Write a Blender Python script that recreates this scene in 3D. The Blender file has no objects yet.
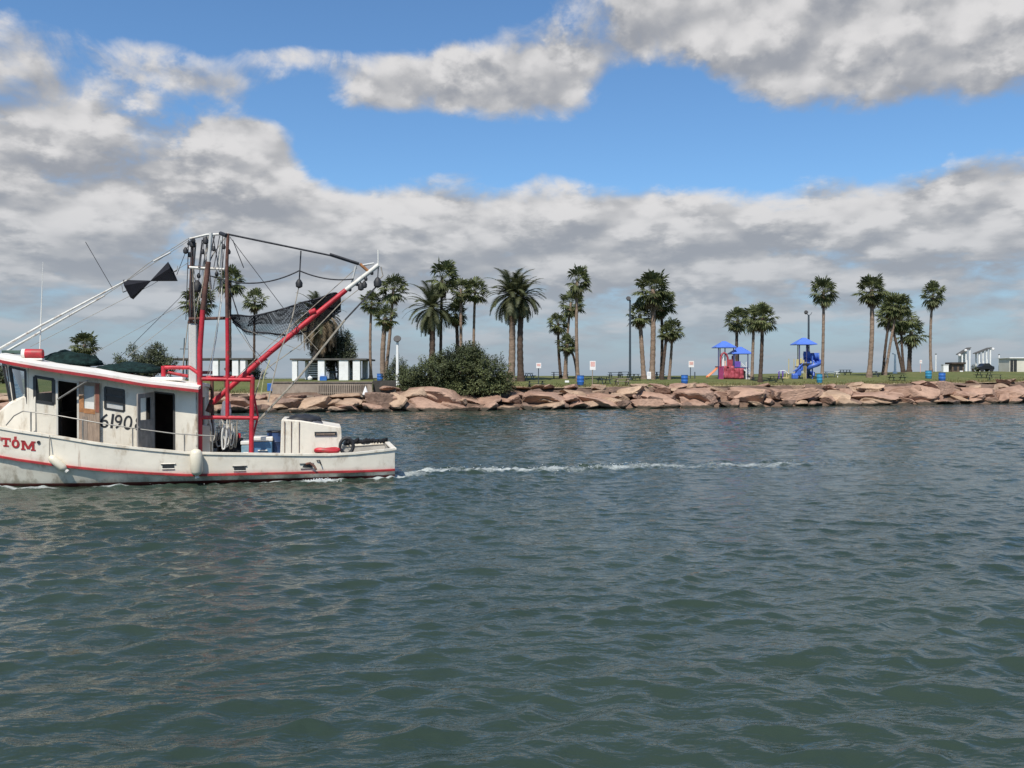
import bpy, bmesh, math, random
import numpy as np
from mathutils import Vector, Matrix, noise as mnoise

R = math.radians
sc = bpy.context.scene
col = sc.collection

# ------------------------------------------------------------------ camera
F = 900.0                                  # focal length in pixels of a 1024 wide frame
HOR = 377.0                                # row of the horizon
CH = 3.1                                   # eye height over the water
PITCH = math.atan((384 - HOR) / F)
cd = bpy.data.cameras.new('camera')
cd.sensor_width = 36.0
cd.lens = F / 1024 * 36.0
cd.clip_start = 0.1
cd.clip_end = 12000
cam = bpy.data.objects.new('camera', cd)
cam.location = (0, 0, CH)
cam.rotation_euler = (math.pi / 2 - PITCH, 0, 0)
col.objects.link(cam)
sc.camera = cam

# ------------------------------------------------------------------ exposure
sc.view_settings.view_transform = 'Standard'
sc.view_settings.look = 'None'
sc.view_settings.exposure = 0.0
sc.view_settings.gamma = 1.0
sc.view_settings.use_curve_mapping = False
sc.cycles.max_bounces = 8
sc.cycles.transparent_max_bounces = 24
sc.cycles.caustics_reflective = False
sc.cycles.caustics_refractive = False

# ------------------------------------------------------------------ sun
SUN_EL, SUN_AZ = R(53), math.atan2(-0.30, -0.95)      # azimuth clockwise from +Y
sv = Vector((math.sin(SUN_AZ) * math.cos(SUN_EL), math.cos(SUN_AZ) * math.cos(SUN_EL), math.sin(SUN_EL)))
sd = bpy.data.lights.new('sun', 'SUN')
sd.energy = 4.9
sd.angle = R(0.5)
sd.color = (1.0, 0.94, 0.84)
so = bpy.data.objects.new('sun', sd)
so.rotation_euler = sv.to_track_quat('Z', 'Y').to_euler()
so.location = (0, 0, 60)
col.objects.link(so)

# ------------------------------------------------------------------ world: sky with clouds by direction
def pix_dir(px, py):
    """azimuth and elevation of the direction seen at a pixel of the photograph"""
    x, z, y = (px - 512) / F, (HOR - py) / F, 1.0
    return math.atan2(x, y), math.atan2(z, math.hypot(x, y))

SKY = 0.1
world = bpy.data.worlds.new('World')
sc.world = world
world.use_nodes = True
wt = world.node_tree
wt.nodes.clear()
class NT:
    def __init__(s, tree): s.t = tree
    def n(s, typ, **kw):
        nd = s.t.nodes.new(typ)
        for k, v in kw.items(): setattr(nd, k, v)
        return nd
    def put(s, sock, v):
        if hasattr(v, 'is_output'): s.t.links.new(v, sock)
        elif v is not None: sock.default_value = v
    def m(s, op, a, b=None, c=None, clamp=False):
        nd = s.n('ShaderNodeMath', operation=op, use_clamp=clamp)
        s.put(nd.inputs[0], a); s.put(nd.inputs[1], b); s.put(nd.inputs[2], c)
        return nd.outputs[0]
    def step(s, v, a, b, lo=0.0, hi=1.0):
        nd = s.n('ShaderNodeMapRange', interpolation_type='SMOOTHSTEP')
        s.put(nd.inputs[0], v); s.put(nd.inputs[1], a); s.put(nd.inputs[2], b); s.put(nd.inputs[3], lo); s.put(nd.inputs[4], hi)
        return nd.outputs[0]
    def lin(s, v, a, b, lo=0.0, hi=1.0):
        nd = s.n('ShaderNodeMapRange', interpolation_type='LINEAR')
        s.put(nd.inputs[0], v); s.put(nd.inputs[1], a); s.put(nd.inputs[2], b); s.put(nd.inputs[3], lo); s.put(nd.inputs[4], hi)
        return nd.outputs[0]
    def xyz(s, x, y, z):
        nd = s.n('ShaderNodeCombineXYZ')
        s.put(nd.inputs[0], x); s.put(nd.inputs[1], y); s.put(nd.inputs[2], z)
        return nd.outputs[0]
    def noise(s, vec, scale, detail=4.0, rough=0.5, dist=0.0):
        nd = s.n('ShaderNodeTexNoise')
        s.put(nd.inputs['Vector'], vec)
        nd.inputs['Scale'].default_value = scale
        nd.inputs['Detail'].default_value = detail
        nd.inputs['Roughness'].default_value = rough
        nd.inputs['Distortion'].default_value = dist
        return nd.outputs['Fac']
    def mix(s, f, a, b):
        nd = s.n('ShaderNodeMix', data_type='RGBA')
        s.put(nd.inputs[0], f)
        for i, v in ((6, a), (7, b)):
            s.put(nd.inputs[i], (*v, 1) if isinstance(v, tuple) and len(v) == 3 else v)
        return nd.outputs[2]

W = NT(wt)
tc = W.n('ShaderNodeTexCoord')
sep = W.n('ShaderNodeSeparateXYZ')
wt.links.new(tc.outputs['Generated'], sep.inputs[0])
az = W.m('ARCTAN2', sep.outputs[0], sep.outputs[1])
el = W.m('ARCSINE', sep.outputs[2])
BLOBS = [  # px, row, half width, half height, weight : where the cloud masses and the blue gaps stand
    (50, 92, 180, 56, .24), (130, 130, 130, 50, .14), (30, 150, 120, 56, .22), (490, 82, 150, 46, .52), (540, 78, 110, 38, .22), (400, 92, 70, 30, .2),
    (300, 52, 40, 16, .36), (780, 12, 220, 46, .52), (880, 66, 160, 46, .52), (1010, 55, 100, 52, .35), (660, 5, 120, 26, .25),
    (300, 55, 46, 18, .32), (258, 150, 54, 36, .98), (250, 10, 40, 16, .2), (235, 172, 110, 30, .3),
    (60, 225, 330, 50, .32), (420, 225, 260, 38, .40), (760, 232, 320, 42, .45), (1000, 196, 110, 40, .4), (550, 182, 40, 26, .28),
    (150, 4, 300, 26, -.5), (420, 12, 190, 26, -.42), (560, 145, 220, 32, -.55), (790, 150, 190, 28, -.6), (950, 135, 120, 22, -.35),
    (372, 160, 66, 30, -.55), (310, 92, 30, 50, -.42), (345, 135, 70, 30, -.35), (290, 24, 90, 20, -.35), (578, 22, 30, 30, -.3), (670, 110, 70, 26, -.35), (225, 118, 60, 14, -.25), (225, 80, 70, 36, .22), (655, 88, 60, 28, -.38), (330, 165, 50, 24, -.4), (245, 108, 70, 14, -.38), (640, 78, 40, 26, -.3), (512, 290, 640, 36, .26), (200, 300, 260, 28, .1), (800, 300, 200, 22, .12), (690, 125, 60, 30, -.25),
    (180, 20, 240, 16, -.2),
]
def noise_field(daz, de, detail):
    a = W.m('ADD', az, daz) if daz else az
    e = W.m('ADD', el, de) if de else el
    # elevation is stretched so that clouds far off, near the horizon, read flatter and smaller
    ev = W.m('MULTIPLY', W.m('LOGARITHM', W.m('ADD', W.m('MAXIMUM', e, -0.02), 0.12), 2.718282), 1.15)
    v1 = W.xyz(W.m('MULTIPLY', a, 3.4), W.m('MULTIPLY', ev, 1.7), 3.7)
    v2 = W.xyz(W.m('MULTIPLY', a, 9.5), W.m('MULTIPLY', ev, 4.4), 9.1)
    n1 = W.noise(v1, 1.7, detail, 0.52, 0.25)
    n2 = W.noise(v2, 1.6, detail + 2, 0.62, 0.35)
    return W.m('ADD', W.m('MULTIPLY', W.m('SUBTRACT', n1, 0.5), 0.75), W.m('MULTIPLY', W.m('SUBTRACT', n2, 0.5), 1.0))
def mass_field(de):
    e = W.m('ADD', el, de) if de else el
    d = W.m('MULTIPLY', W.lin(e, 0.0, 0.30, 1.0, 0.0), 0.16)          # deck low over the sea
    for (px, py, hw, hh, w) in BLOBS:
        a0, e0 = pix_dir(px, py)
        sa, se = hw / F * math.cos(a0) ** 2, hh / F * 0.93
        da = W.m('MULTIPLY', W.m('SUBTRACT', az, a0), 1 / sa)
        dd = W.m('MULTIPLY', W.m('SUBTRACT', e, e0), 1 / se)
        r2 = W.m('ADD', W.m('MULTIPLY', da, da), W.m('MULTIPLY', dd, dd))
        g = W.m('POWER', 2.718282, W.m('MULTIPLY', r2, -0.9))
        d = W.m('MULTIPLY_ADD', g, w, d)
    return d
n0 = noise_field(0, 0, 4.0)
g0, g1 = mass_field(0), mass_field(0.03)
def puff(daz, de):
    """rounded cloud heads: cells whose edges are frayed by finer noise"""
    a = W.m('ADD', az, daz) if daz else az
    e = W.m('ADD', el, de) if de else el
    ev = W.m('MULTIPLY', W.m('LOGARITHM', W.m('ADD', W.m('MAXIMUM', e, -0.02), 0.12), 2.718282), 1.15)
    wob = W.noise(W.xyz(W.m('MULTIPLY', a, 20.0), W.m('MULTIPLY', ev, 11.0), 1.1), 1.4, 4.0, 0.6, 0.0)
    wob = W.m('SUBTRACT', wob, 0.5)
    tot = None
    for k, (sx, sy, amp) in enumerate(((8.5, 5.2, 0.50), (19.0, 11.0, 0.26), (42.0, 24.0, 0.11))):
        v = W.n('ShaderNodeTexVoronoi', feature='SMOOTH_F1', voronoi_dimensions='2D')
        v.inputs['Smoothness'].default_value = 0.55
        v.inputs['Scale'].default_value = 1.0
        wt.links.new(W.xyz(W.m('MULTIPLY_ADD', wob, 0.9, W.m('MULTIPLY', a, sx)), W.m('MULTIPLY_ADD', wob, 0.9, W.m('MULTIPLY_ADD', ev, sy, 3.3 * k)), 0.0), v.inputs['Vector'])
        t = W.m('MULTIPLY', W.m('SUBTRACT', 0.45, v.outputs['Distance']), amp)
        tot = t if tot is None else W.m('ADD', tot, t)
    return W.m('ADD', tot, W.m('MULTIPLY', wob, 0.20))
pf0, pf1 = puff(0, 0), puff(-0.008, 0.018)
d0 = W.m('ADD', W.m('ADD', n0, g0), W.m('MULTIPLY', pf0, 0.75))
cover = W.step(d0, 0.0, 0.47)
# lit on the side towards the sun, grey beneath
lit = W.m('MULTIPLY', W.m('SUBTRACT', pf0, pf1), 2.5)
lit = W.m('ADD', lit, W.m('MULTIPLY', pf0, 0.55))
lit = W.m('ADD', lit, W.m('MULTIPLY', W.m('SUBTRACT', g0, g1), 0.55))
lit = W.m('ADD', lit, W.m('MULTIPLY', n0, 0.30))
lit = W.step(lit, -0.66, 0.78)
cl_dark, cl_mid, cl_lit = (3.3, 3.45, 3.8), (5.0, 5.0, 5.1), (7.4, 7.25, 7.2)
ccol = W.mix(W.lin(lit, 0.0, 0.5), cl_dark, cl_mid)
ccol = W.mix(W.lin(lit, 0.5, 1.0), ccol, cl_lit)
# air in front of the low clouds
ccol = W.mix(W.lin(el, 0.0, 0.19, 0.85, 0.0), ccol, (3.35, 3.85, 4.5))
cover = W.m('MULTIPLY', cover, W.lin(el, -0.01, 0.10, 0.6, 0.97))
sky = W.n('ShaderNodeTexSky', sky_type='NISHITA')
sky.sun_disc = False
sky.sun_elevation = SUN_EL
sky.sun_rotation = SUN_AZ
sky.altitude = 0
sky.air_density = 1.0
sky.dust_density = 0.6
sky.ozone_density = 2.2
bright = W.n('ShaderNodeVectorMath', operation='MULTIPLY')
wt.links.new(sky.outputs[0], bright.inputs[0]); bright.inputs[1].default_value = (0.90, 1.22, 1.46)
hz = W.mix(W.lin(el, 0.0, 0.20, 0.95, 0.0), bright.outputs[0], (3.3, 3.95, 4.75))
skc = W.mix(cover, hz, ccol)
bg = W.n('ShaderNodeBackground')
bg.inputs['Strength'].default_value = SKY
wt.links.new(skc, bg.inputs['Color'])
wo = W.n('ShaderNodeOutputWorld')
wt.links.new(bg.outputs[0], wo.inputs['Surface'])

# ------------------------------------------------------------------ materials
MATS = {}
def mat(name, base, rough=0.6, var=0.18, scale=3.0, stretch=(1, 1, 1), stain=None, stain_amt=0.0, stain_scale=2.0,
        stain_stretch=(1, 1, 1), bump=0.0, bump_scale=20.0, metal=0.0, spec=0.5, island=0.0, translucent=0.0, second=None, alpha=None, coord='Object'):
    if name in MATS: return MATS[name]
    m = bpy.data.materials.new(name)
    m.use_nodes = True
    t = m.node_tree
    N = NT(t)
    b = t.nodes['Principled BSDF']
    out = t.nodes['Material Output']
    tcn = N.n('ShaderNodeTexCoord')
    def mapped(st):
        mp = N.n('ShaderNodeMapping'); mp.inputs['Scale'].default_value = st
        t.links.new(tcn.outputs[coord], mp.inputs[0]); return mp.outputs[0]
    v = mapped(stretch)
    f = N.noise(v, scale, 5, 0.6)
    f = N.step(f, 0.3, 0.7)
    lo = tuple(c * (1 - var) for c in base)
    hi = tuple(min(1, c * (1 + var)) for c in (second or base))
    c = N.mix(f, lo, hi)
    if stain is not None:
        sn = N.noise(mapped(stain_stretch), stain_scale, 6, 0.68)
        c = N.mix(N.m('MULTIPLY', N.step(sn, 0.5, 0.72), stain_amt), c, stain)
    if island:
        g = N.n('ShaderNodeNewGeometry')
        k = N.lin(g.outputs['Random Per Island'], 0, 1, 1 - island, 1 + island)
        vm = N.n('ShaderNodeVectorMath', operation='SCALE')
        t.links.new(c, vm.inputs[0]); t.links.new(k, vm.inputs['Scale'])
        c = vm.outputs[0]
    N.put(b.inputs['Base Color'], c)
    b.inputs['Roughness'].default_value = rough
    b.inputs['Metallic'].default_value = metal
    b.inputs['Specular IOR Level'].default_value = spec
    if bump:
        bp_ = N.n('ShaderNodeBump'); bp_.inputs['Strength'].default_value = 1.0; bp_.inputs['Distance'].default_value = bump
        t.links.new(N.noise(mapped((1, 1, 1)), bump_scale, 6, 0.65), bp_.inputs['Height'])
        t.links.new(bp_.outputs[0], b.inputs['Normal'])
    if translucent:
        tr = N.n('ShaderNodeBsdfTranslucent'); N.put(tr.inputs[0], c)
        mx = N.n('ShaderNodeMixShader'); mx.inputs[0].default_value = translucent
        t.links.new(b.outputs[0], mx.inputs[1]); t.links.new(tr.outputs[0], mx.inputs[2])
        t.links.new(mx.outputs[0], out.inputs[0])
    MATS[name] = m
    return m

WHITE = mat('white_boat_paint', (.76, .70, .585), .5, .09, 1.2, stain=(.38, .29, .19), stain_amt=.7, stain_scale=1.5, stain_stretch=(2.6, 2.6, .8), bump=.003, bump_scale=9)
HULLW = mat('white_hull_paint', (.74, .685, .575), .45, .09, .9, stain=(.36, .28, .19), stain_amt=.7, stain_scale=1.3, stain_stretch=(1.7, 1, 1.0), bump=.006, bump_scale=4)
ROOFW = mat('white_roof_paint', (.82, .78, .70), .5, .06, 1.5, stain=(.5, .45, .36), stain_amt=.5, stain_scale=2.2)
RED = mat('red_gloss_paint', (.47, .018, .032), .5, .28, 2.5, stain=(.17, .055, .035), stain_amt=.85, stain_scale=3.2, bump=.004, bump_scale=14)
def grime(m, zlim, amount, colour):
    """scum and rust that has run down: patchy low on the plating, thinning upward"""
    t = m.node_tree; N = NT(t); b = t.nodes['Principled BSDF']; src = b.inputs['Base Color'].links[0].from_socket
    tcn = N.n('ShaderNodeTexCoord'); sp = N.n('ShaderNodeSeparateXYZ'); t.links.new(tcn.outputs['Object'], sp.inputs[0])
    mp = N.n('ShaderNodeMapping'); mp.inputs['Scale'].default_value = (1.6, 1.0, 1.1); t.links.new(tcn.outputs['Object'], mp.inputs[0])
    z = N.m('ADD', sp.outputs[2], N.m('MULTIPLY', N.m('SUBTRACT', N.noise(mp.outputs[0], 1.6, 6, .7), .5), 1.3))
    c = N.mix(N.m('MULTIPLY', N.step(z, zlim, zlim - .35), amount), src, colour)
    mp2 = N.n('ShaderNodeMapping'); mp2.inputs['Scale'].default_value = (5.5, 1.0, .35); t.links.new(tcn.outputs['Object'], mp2.inputs[0])
    r = N.m('MULTIPLY', N.step(N.noise(mp2.outputs[0], 1.2, 5, .7), .60, .74), N.step(N.noise(tcn.outputs['Object'], .7, 2, .5), .44, .62))
    c = N.mix(N.m('MULTIPLY', r, .75), c, (.24, .105, .045))
    N.put(b.inputs['Base Color'], c)
grime(HULLW, .30, .75, (.27, .235, .165)); grime(WHITE, .62, .5, (.42, .35, .25))
REDF = mat('red_trim_paint', (.34, .025, .028), .5, .25, 3, stain=(.14, .05, .03), stain_amt=.8, stain_scale=5, stain_stretch=(1, 1, 3))
RUST = mat('rusty_dark_steel', (.10, .045, .032), .75, .4, 5, stain=(.22, .09, .05), stain_amt=.7, stain_scale=8)
BOOT = mat('dark_red_bottom_paint', (.12, .025, .02), .5, .3, 3, stain=(.05, .05, .035), stain_amt=.8, stain_scale=3)
INNER = mat('shade_dark_interior', (.045, .032, .024), .8, .3, 3)  # cabin inside: its deep shade is put into this near-black brown
WOOD = mat('weathered_door_wood', (.30, .22, .16), .75, .25, 4, (6, 6, .8), stain=(.14, .09, .06), stain_amt=.6, stain_scale=3)
WOODO = mat('orange_varnished_wood', (.36, .16, .06), .6, .25, 4, (2, 2, 2))
GREYD = mat('grey_door_paint', (.27, .24, .21), .7, .2, 3, (4, 4, .8), stain=(.12, .1, .09), stain_amt=.6, stain_scale=3)
BLACK = mat('black_rubber', (.02, .02, .022), .6, .3, 4)
DARKG = mat('dark_window_frame', (.03, .03, .03), .4, .2, 4)
GREYW = mat('pale_grey_paint', (.50, .50, .48), .55, .1, 2, stain=(.3, .25, .2), stain_amt=.5)
ROPE = mat('old_grey_rope', (.30, .27, .22), .9, .25, 8)
ROPED = mat('dark_tarred_rope', (.045, .045, .05), .9, .3, 8)
STEEL = mat('galvanised_pipe', (.24, .23, .21), .45, .2, 4, metal=.4)
GNET = mat('dark_green_net', (.008, .022, .020), .9, .5, 6, bump=.05, bump_scale=9, spec=.2)
NETB = mat('black_netting', (.016, .016, .018), .9, .3, 6, spec=.2)
CREAM = mat('cream_fender_vinyl', (.72, .66, .52), .4, .1, 2, stain=(.4, .32, .2), stain_amt=.5)
BLUEP = mat('blue_plastic', (.03, .13, .42), .4, .15, 2, stain=(.06, .16, .35), stain_amt=.5)
TEALP = mat('teal_plastic', (.04, .24, .40), .4, .15, 2)
COOLB = mat('faded_blue_cooler', (.07, .17, .30), .5, .2, 3, stain=(.3, .32, .34), stain_amt=.5)
LIDW = mat('white_cooler_lid', (.7, .68, .62), .5, .1, 3)
WPOLE = mat('chipped_white_pole', (.66, .64, .58), .55, .15, 3, stain=(.25, .16, .10), stain_amt=.85, stain_scale=3.5)
CLOTHB = mat('black_cloth', (.012, .012, .016), .8, .3, 3, spec=.3)
def glass_mat():
    m = bpy.data.materials.new('window_glass'); m.use_nodes = True
    t = m.node_tree; N = NT(t); t.nodes.remove(t.nodes['Principled BSDF'])
    g = N.n('ShaderNodeBsdfGlossy'); g.inputs['Roughness'].default_value = .03; g.inputs[0].default_value = (.9, .9, .9, 1)
    tr = N.n('ShaderNodeBsdfTransparent'); tr.inputs[0].default_value = (.80, .84, .84, 1)
    fr = N.n('ShaderNodeFresnel'); fr.inputs[0].default_value = 1.5
    mx = N.n('ShaderNodeMixShader')
    t.links.new(fr.outputs[0], mx.inputs[0]); t.links.new(tr.outputs[0], mx.inputs[1]); t.links.new(g.outputs[0], mx.inputs[2])
    t.links.new(mx.outputs[0], t.nodes['Material Output'].inputs[0]); return m
GLASS = glass_mat()
DGLASS = mat('dark_reflective_pane', (.018, .022, .024), .08, .2, 2)
ROCKS = {
    'pinkish': mat('pink_granite', (.315, .19, .135), .85, .28, .55, second=(.375, .245, .178), stain=(.15, .10, .08), stain_amt=.6, stain_scale=.8, bump=.12, bump_scale=3.0, spec=.25),
    'tan': mat('tan_granite', (.36, .24, .16), .85, .26, .6, second=(.41, .29, .20), stain=(.20, .15, .11), stain_amt=.7, stain_scale=.8, bump=.12, bump_scale=3.0, spec=.25),
    'dark brown': mat('brown_granite', (.21, .14, .105), .85, .35, .6, stain=(.07, .05, .04), stain_amt=.7, stain_scale=.9, bump=.10, bump_scale=2.2, spec=.25),
}
for _m in ROCKS.values():                     # wet, weed-stained band just above the water
    _t = _m.node_tree; _N = NT(_t); _b = _t.nodes['Principled BSDF']; _src = _b.inputs['Base Color'].links[0].from_socket
    _g = _N.n('ShaderNodeNewGeometry'); _sp = _N.n('ShaderNodeSeparateXYZ'); _t.links.new(_g.outputs['Position'], _sp.inputs[0])
    _z = _N.m('ADD', _sp.outputs[2], _N.m('MULTIPLY', _N.m('SUBTRACT', _N.noise(_g.outputs['Position'], 1.3, 4, .6), .5), .5))
    _N.put(_b.inputs['Base Color'], _N.mix(_N.step(_z, .36, .18), _src, (.055, .045, .032)))
LEAF = mat('fan_palm_leaf', (.125, .142, .058), .55, .35, .8, island=.5, translucent=.42, spec=.35)
LEAFY = mat('yellowing_palm_leaf', (.17, .155, .05), .6, .3, .8, island=.4, translucent=.2, spec=.3)
DEAD = mat('dead_palm_leaf', (.20, .15, .095), .85, .3, .8, island=.4, translucent=.1, spec=.2)
DLEAF = mat('date_palm_leaf', (.100, .110, .052), .55, .3, .8, island=.4, translucent=.35, spec=.35)
TRUNK = mat('palm_bark', (.24, .175, .13), .9, .3, 1.2, (1, 1, 3), stain=(.10, .07, .05), stain_amt=.6, stain_scale=3, stain_stretch=(.6, .6, 4), bump=.03, bump_scale=8, spec=.2)
TRUNKD = mat('dark_palm_bark', (.085, .06, .046), .9, .35, 1.2, (1, 1, 3), stain=(.18, .13, .09), stain_amt=.5, stain_scale=4, stain_stretch=(.6, .6, 4), bump=.04, bump_scale=8, spec=.2)
BUSHL = mat('bush_leaf', (.058, .076, .030), .6, .4, .35, second=(.094, .108, .044), island=.5, translucent=.15, spec=.3)
TREEL = mat('oleander_leaf', (.085, .098, .052), .6, .4, .35, island=.5, translucent=.15, spec=.3)
BARK = mat('bush_bark', (.16, .12, .09), .9, .3, 2)
CONC = mat('weathered_concrete', (.30, .25, .20), .9, .2, .8, stain=(.13, .10, .08), stain_amt=.7, stain_scale=.8, stain_stretch=(1, 1, .4), bump=.01, spec=.2)
PWHITE = mat('white_building_paint', (.78, .78, .76), .6, .06, .8, stain=(.5, .48, .44), stain_amt=.4)
PCREAM = mat('cream_building_paint', (.62, .59, .50), .6, .06, .8)
DROOF = mat('dark_brown_roofing', (.06, .045, .035), .85, .3, 2)
GREYROOF = mat('grey_roof_board', (.085, .08, .072), .8, .25, 2)
PGRED = mat('red_playground_plastic', (.34, .055, .075), .5, .25, 2)
PGORANGE = mat('orange_slide_plastic', (.62, .20, .07), .4, .1, 2)
PGBLUE = mat('blue_playground_plastic', (.055, .13, .48), .45, .12, 2)
PGROOF = mat('blue_roof_plastic', (.085, .18, .62), .45, .10, 2)
PGPURP = mat('purple_panel_plastic', (.14, .07, .36), .4, .12, 2)
PGYEL = mat('tan_yellow_plastic', (.50, .42, .20), .45, .12, 2)
PGPOST = mat('dark_blue_post', (.05, .05, .14), .45, .15, 2)
PGWHITE = mat('white_rail_paint', (.72, .72, .72), .45, .06, 2)
TABLE = mat('dark_blue_grey_table', (.035, .05, .065), .6, .25, 2)
TABLEG = mat('dark_green_table', (.03, .045, .028), .6, .25, 2)
POSTD = mat('dark_post_paint', (.045, .06, .075), .5, .2, 2)
SIGNR = mat('faded_red_sign', (.66, .40, .36), .5, .1, 4)
SIGNW = mat('white_sign', (.78, .76, .74), .5, .05, 4)

# ------------------------------------------------------------------ mesh helpers
class MB:
    def __init__(s): s.v = []; s.f = []; s.mi = []; s.cur = 0
    def add(s, vs, fs):
        o = len(s.v); s.v += [tuple(v) for v in vs]
        for f in fs: s.f.append(tuple(i + o for i in f)); s.mi.append(s.cur)
    def box(s, lo, hi, M=None):
        (x0, y0, z0), (x1, y1, z1) = lo, hi
        vs = [Vector(p) for p in ((x0, y0, z0), (x1, y0, z0), (x1, y1, z0), (x0, y1, z0), (x0, y0, z1), (x1, y0, z1), (x1, y1, z1), (x0, y1, z1))]
        if M: vs = [M @ v for v in vs]
        s.add(vs, [(0, 3, 2, 1), (4, 5, 6, 7), (0, 1, 5, 4), (1, 2, 6, 5), (2, 3, 7, 6), (3, 0, 4, 7)])
        return s
    def tube(s, pts, r, n=8, cap=True):
        pts = [Vector(p) for p in pts]
        rs = r if isinstance(r, (list, tuple)) else [r] * len(pts)
        o = len(s.v); prev = None
        for i, p in enumerate(pts):
            d = (pts[min(i + 1, len(pts) - 1)] - pts[max(i - 1, 0)])
            d = d.normalized() if d.length > 1e-9 else Vector((0, 0, 1))
            if prev is None:
                a = d.cross(Vector((0, 0, 1)))
                if a.length < .05: a = d.cross(Vector((1, 0, 0)))
            else:
                a = prev - d * prev.dot(d)
            a.normalize(); prev = a; b = d.cross(a)
            for k in range(n):
                q = 2 * math.pi * k / n
                s.v.append(tuple(p + (a * math.cos(q) + b * math.sin(q)) * rs[i]))
        for i in range(len(pts) - 1):
            for k in range(n):
                k2 = (k + 1) % n
                s.f.append((o + i * n + k, o + i * n + k2, o + (i + 1) * n + k2, o + (i + 1) * n + k)); s.mi.append(s.cur)
        if cap:
            s.f.append(tuple(o + k for k in reversed(range(n)))); s.mi.append(s.cur)
            e = o + (len(pts) - 1) * n
            s.f.append(tuple(e + k for k in range(n))); s.mi.append(s.cur)
        return s
    def prism(s, poly, axis_vec):
        """poly: coplanar points; extruded along axis_vec"""
        a = Vector(axis_vec); n = len(poly)
        vs = [Vector(p) for p in poly] + [Vector(p) + a for p in poly]
        fs = [tuple(range(n - 1, -1, -1)), tuple(range(n, 2 * n))] + [(i, (i + 1) % n, n + (i + 1) % n, n + i) for i in range(n)]
        s.add(vs, fs); return s
    def lathe(s, prof, n=16, M=None):
        """prof: (radius, z) from bottom to top"""
        o = len(s.v)
        for r, z in prof:
            for k in range(n):
                q = 2 * math.pi * k / n
                p = Vector((r * math.cos(q), r * math.sin(q), z))
                s.v.append(tuple(M @ p if M else p))
        for i in range(len(prof) - 1):
            for k in range(n):
                k2 = (k + 1) % n
                s.f.append((o + i * n + k, o + i * n + k2, o + (i + 1) * n + k2, o + (i + 1) * n + k)); s.mi.append(s.cur)
        s.f.append(tuple(o + k for k in reversed(range(n)))); s.mi.append(s.cur)
        e = o + (len(prof) - 1) * n
        s.f.append(tuple(e + k for k in range(n))); s.mi.append(s.cur)
        return s
    def mesh(s, name, mats, smooth=False, fix=True):
        me = bpy.data.meshes.new(name)
        me.from_pydata(s.v, [], s.f)
        for m in (mats if isinstance(mats, (list, tuple)) else [mats]): me.materials.append(m)
        me.polygons.foreach_set('material_index', s.mi)
        if smooth: me.polygons.foreach_set('use_smooth', [True] * len(me.polygons))
        me.update()
        if fix:
            bm = bmesh.new(); bm.from_mesh(me); bmesh.ops.recalc_face_normals(bm, faces=bm.faces); bm.to_mesh(me); bm.free()
        return me
    def build(s, name, mats, parent=None, smooth=False, bevel=0.0, fix=True):
        o = bpy.data.objects.new(name, s.mesh(name, mats, smooth, fix))
        col.objects.link(o)
        if parent is not None: o.parent = parent
        if bevel:
            b = o.modifiers.new('edge', 'BEVEL'); b.width = bevel; b.segments = 2; b.limit_method = 'ANGLE'
        if smooth:
            set_sharp(o.data)
        return o
def set_sharp(me, ang=40):
    bm = bmesh.new(); bm.from_mesh(me)
    for e in bm.edges:
        if len(e.link_faces) == 2 and e.calc_face_angle(0) > R(ang): e.smooth = False
    bm.to_mesh(me); bm.free()
def tag(o, label=None, cat=None, group=None, kind=None):
    if label: o['label'] = label
    if cat: o['category'] = cat
    if group: o['group'] = group
    if kind: o['kind'] = kind
    return o
def empty(name, loc, rz=0.0, label=None, cat=None, group=None):
    o = bpy.data.objects.new(name, None); col.objects.link(o)
    o.empty_display_size = .3
    o.location = loc; o.rotation_euler = (0, 0, rz)
    return tag(o, label, cat, group)
def link_copy(src, name, parent=None):
    o = src.copy(); o.name = name; col.objects.link(o); o.parent = parent; return o
def sagline(a, b, sag, n=14):
    a, b = Vector(a), Vector(b)
    return [a.lerp(b, i / n) - Vector((0, 0, sag * 4 * (i / n) * (1 - i / n))) for i in range(n + 1)]
def interp(x, xs, ys): return float(np.interp(x, xs, ys))

# ------------------------------------------------------------------ pixel -> place
CAM = Vector((0, 0, CH))
def ray(px, py):
    return Vector(((px - 512) / F, 1.0, (HOR - py) / F))     # level approximation: per metre of depth
def at(px, py, Y): return CAM + ray(px, py) * Y

# ------------------------------------------------------------------ terrain
SH_X = [-160, -60, -23, -10, 2.7, 19.1, 36.8, 60.9, 120, 260]
SH_Y = [70, 74, 78.6, 81, 85.8, 91.5, 98, 107, 124, 150]
def shore(X): return np.interp(X, SH_X, SH_Y)
def z_edge(X): return np.interp(X, [-160, -25, 3, 20, 40, 65, 200], [1.3, 1.45, 1.9, 2.0, 2.1, 2.4, 2.6])
def z_crest(X): return np.interp(X, [-160, -30, 3, 20, 40, 55, 75, 200], [2.6, 2.75, 3.2, 3.22, 3.3, 3.75, 4.0, 4.2])
def ground_z(X, Y):
    e = Y - shore(X)
    ze, zc = z_edge(X), z_crest(X)
    t = np.clip((e - 6) / 34.0, 0, 1); t = t * (2 - t)
    z = ze + (zc - ze) * t
    z = np.where(e < 6, -0.15 + (ze + 0.15) * np.clip(e / 5.0, -0.6, 1.0) ** 1.0, z)
    back = np.clip((e - 95) / 150.0, 0, 1)
    return z - back * back * 8.0
def ground_hit(px, row):
    """where the line of sight through a pixel meets the lawn"""
    Y = 72.0; best = None
    while Y < 170:
        X = (px - 512) / F * Y
        e = Y - float(shore(X))
        if e > 6:
            z = float(ground_z(X, Y)); zr = CH + (HOR - row) / F * Y
            if zr <= z: return X, Y
            if e > 46: return X, Y
        Y += .25
    return X, Y
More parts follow.
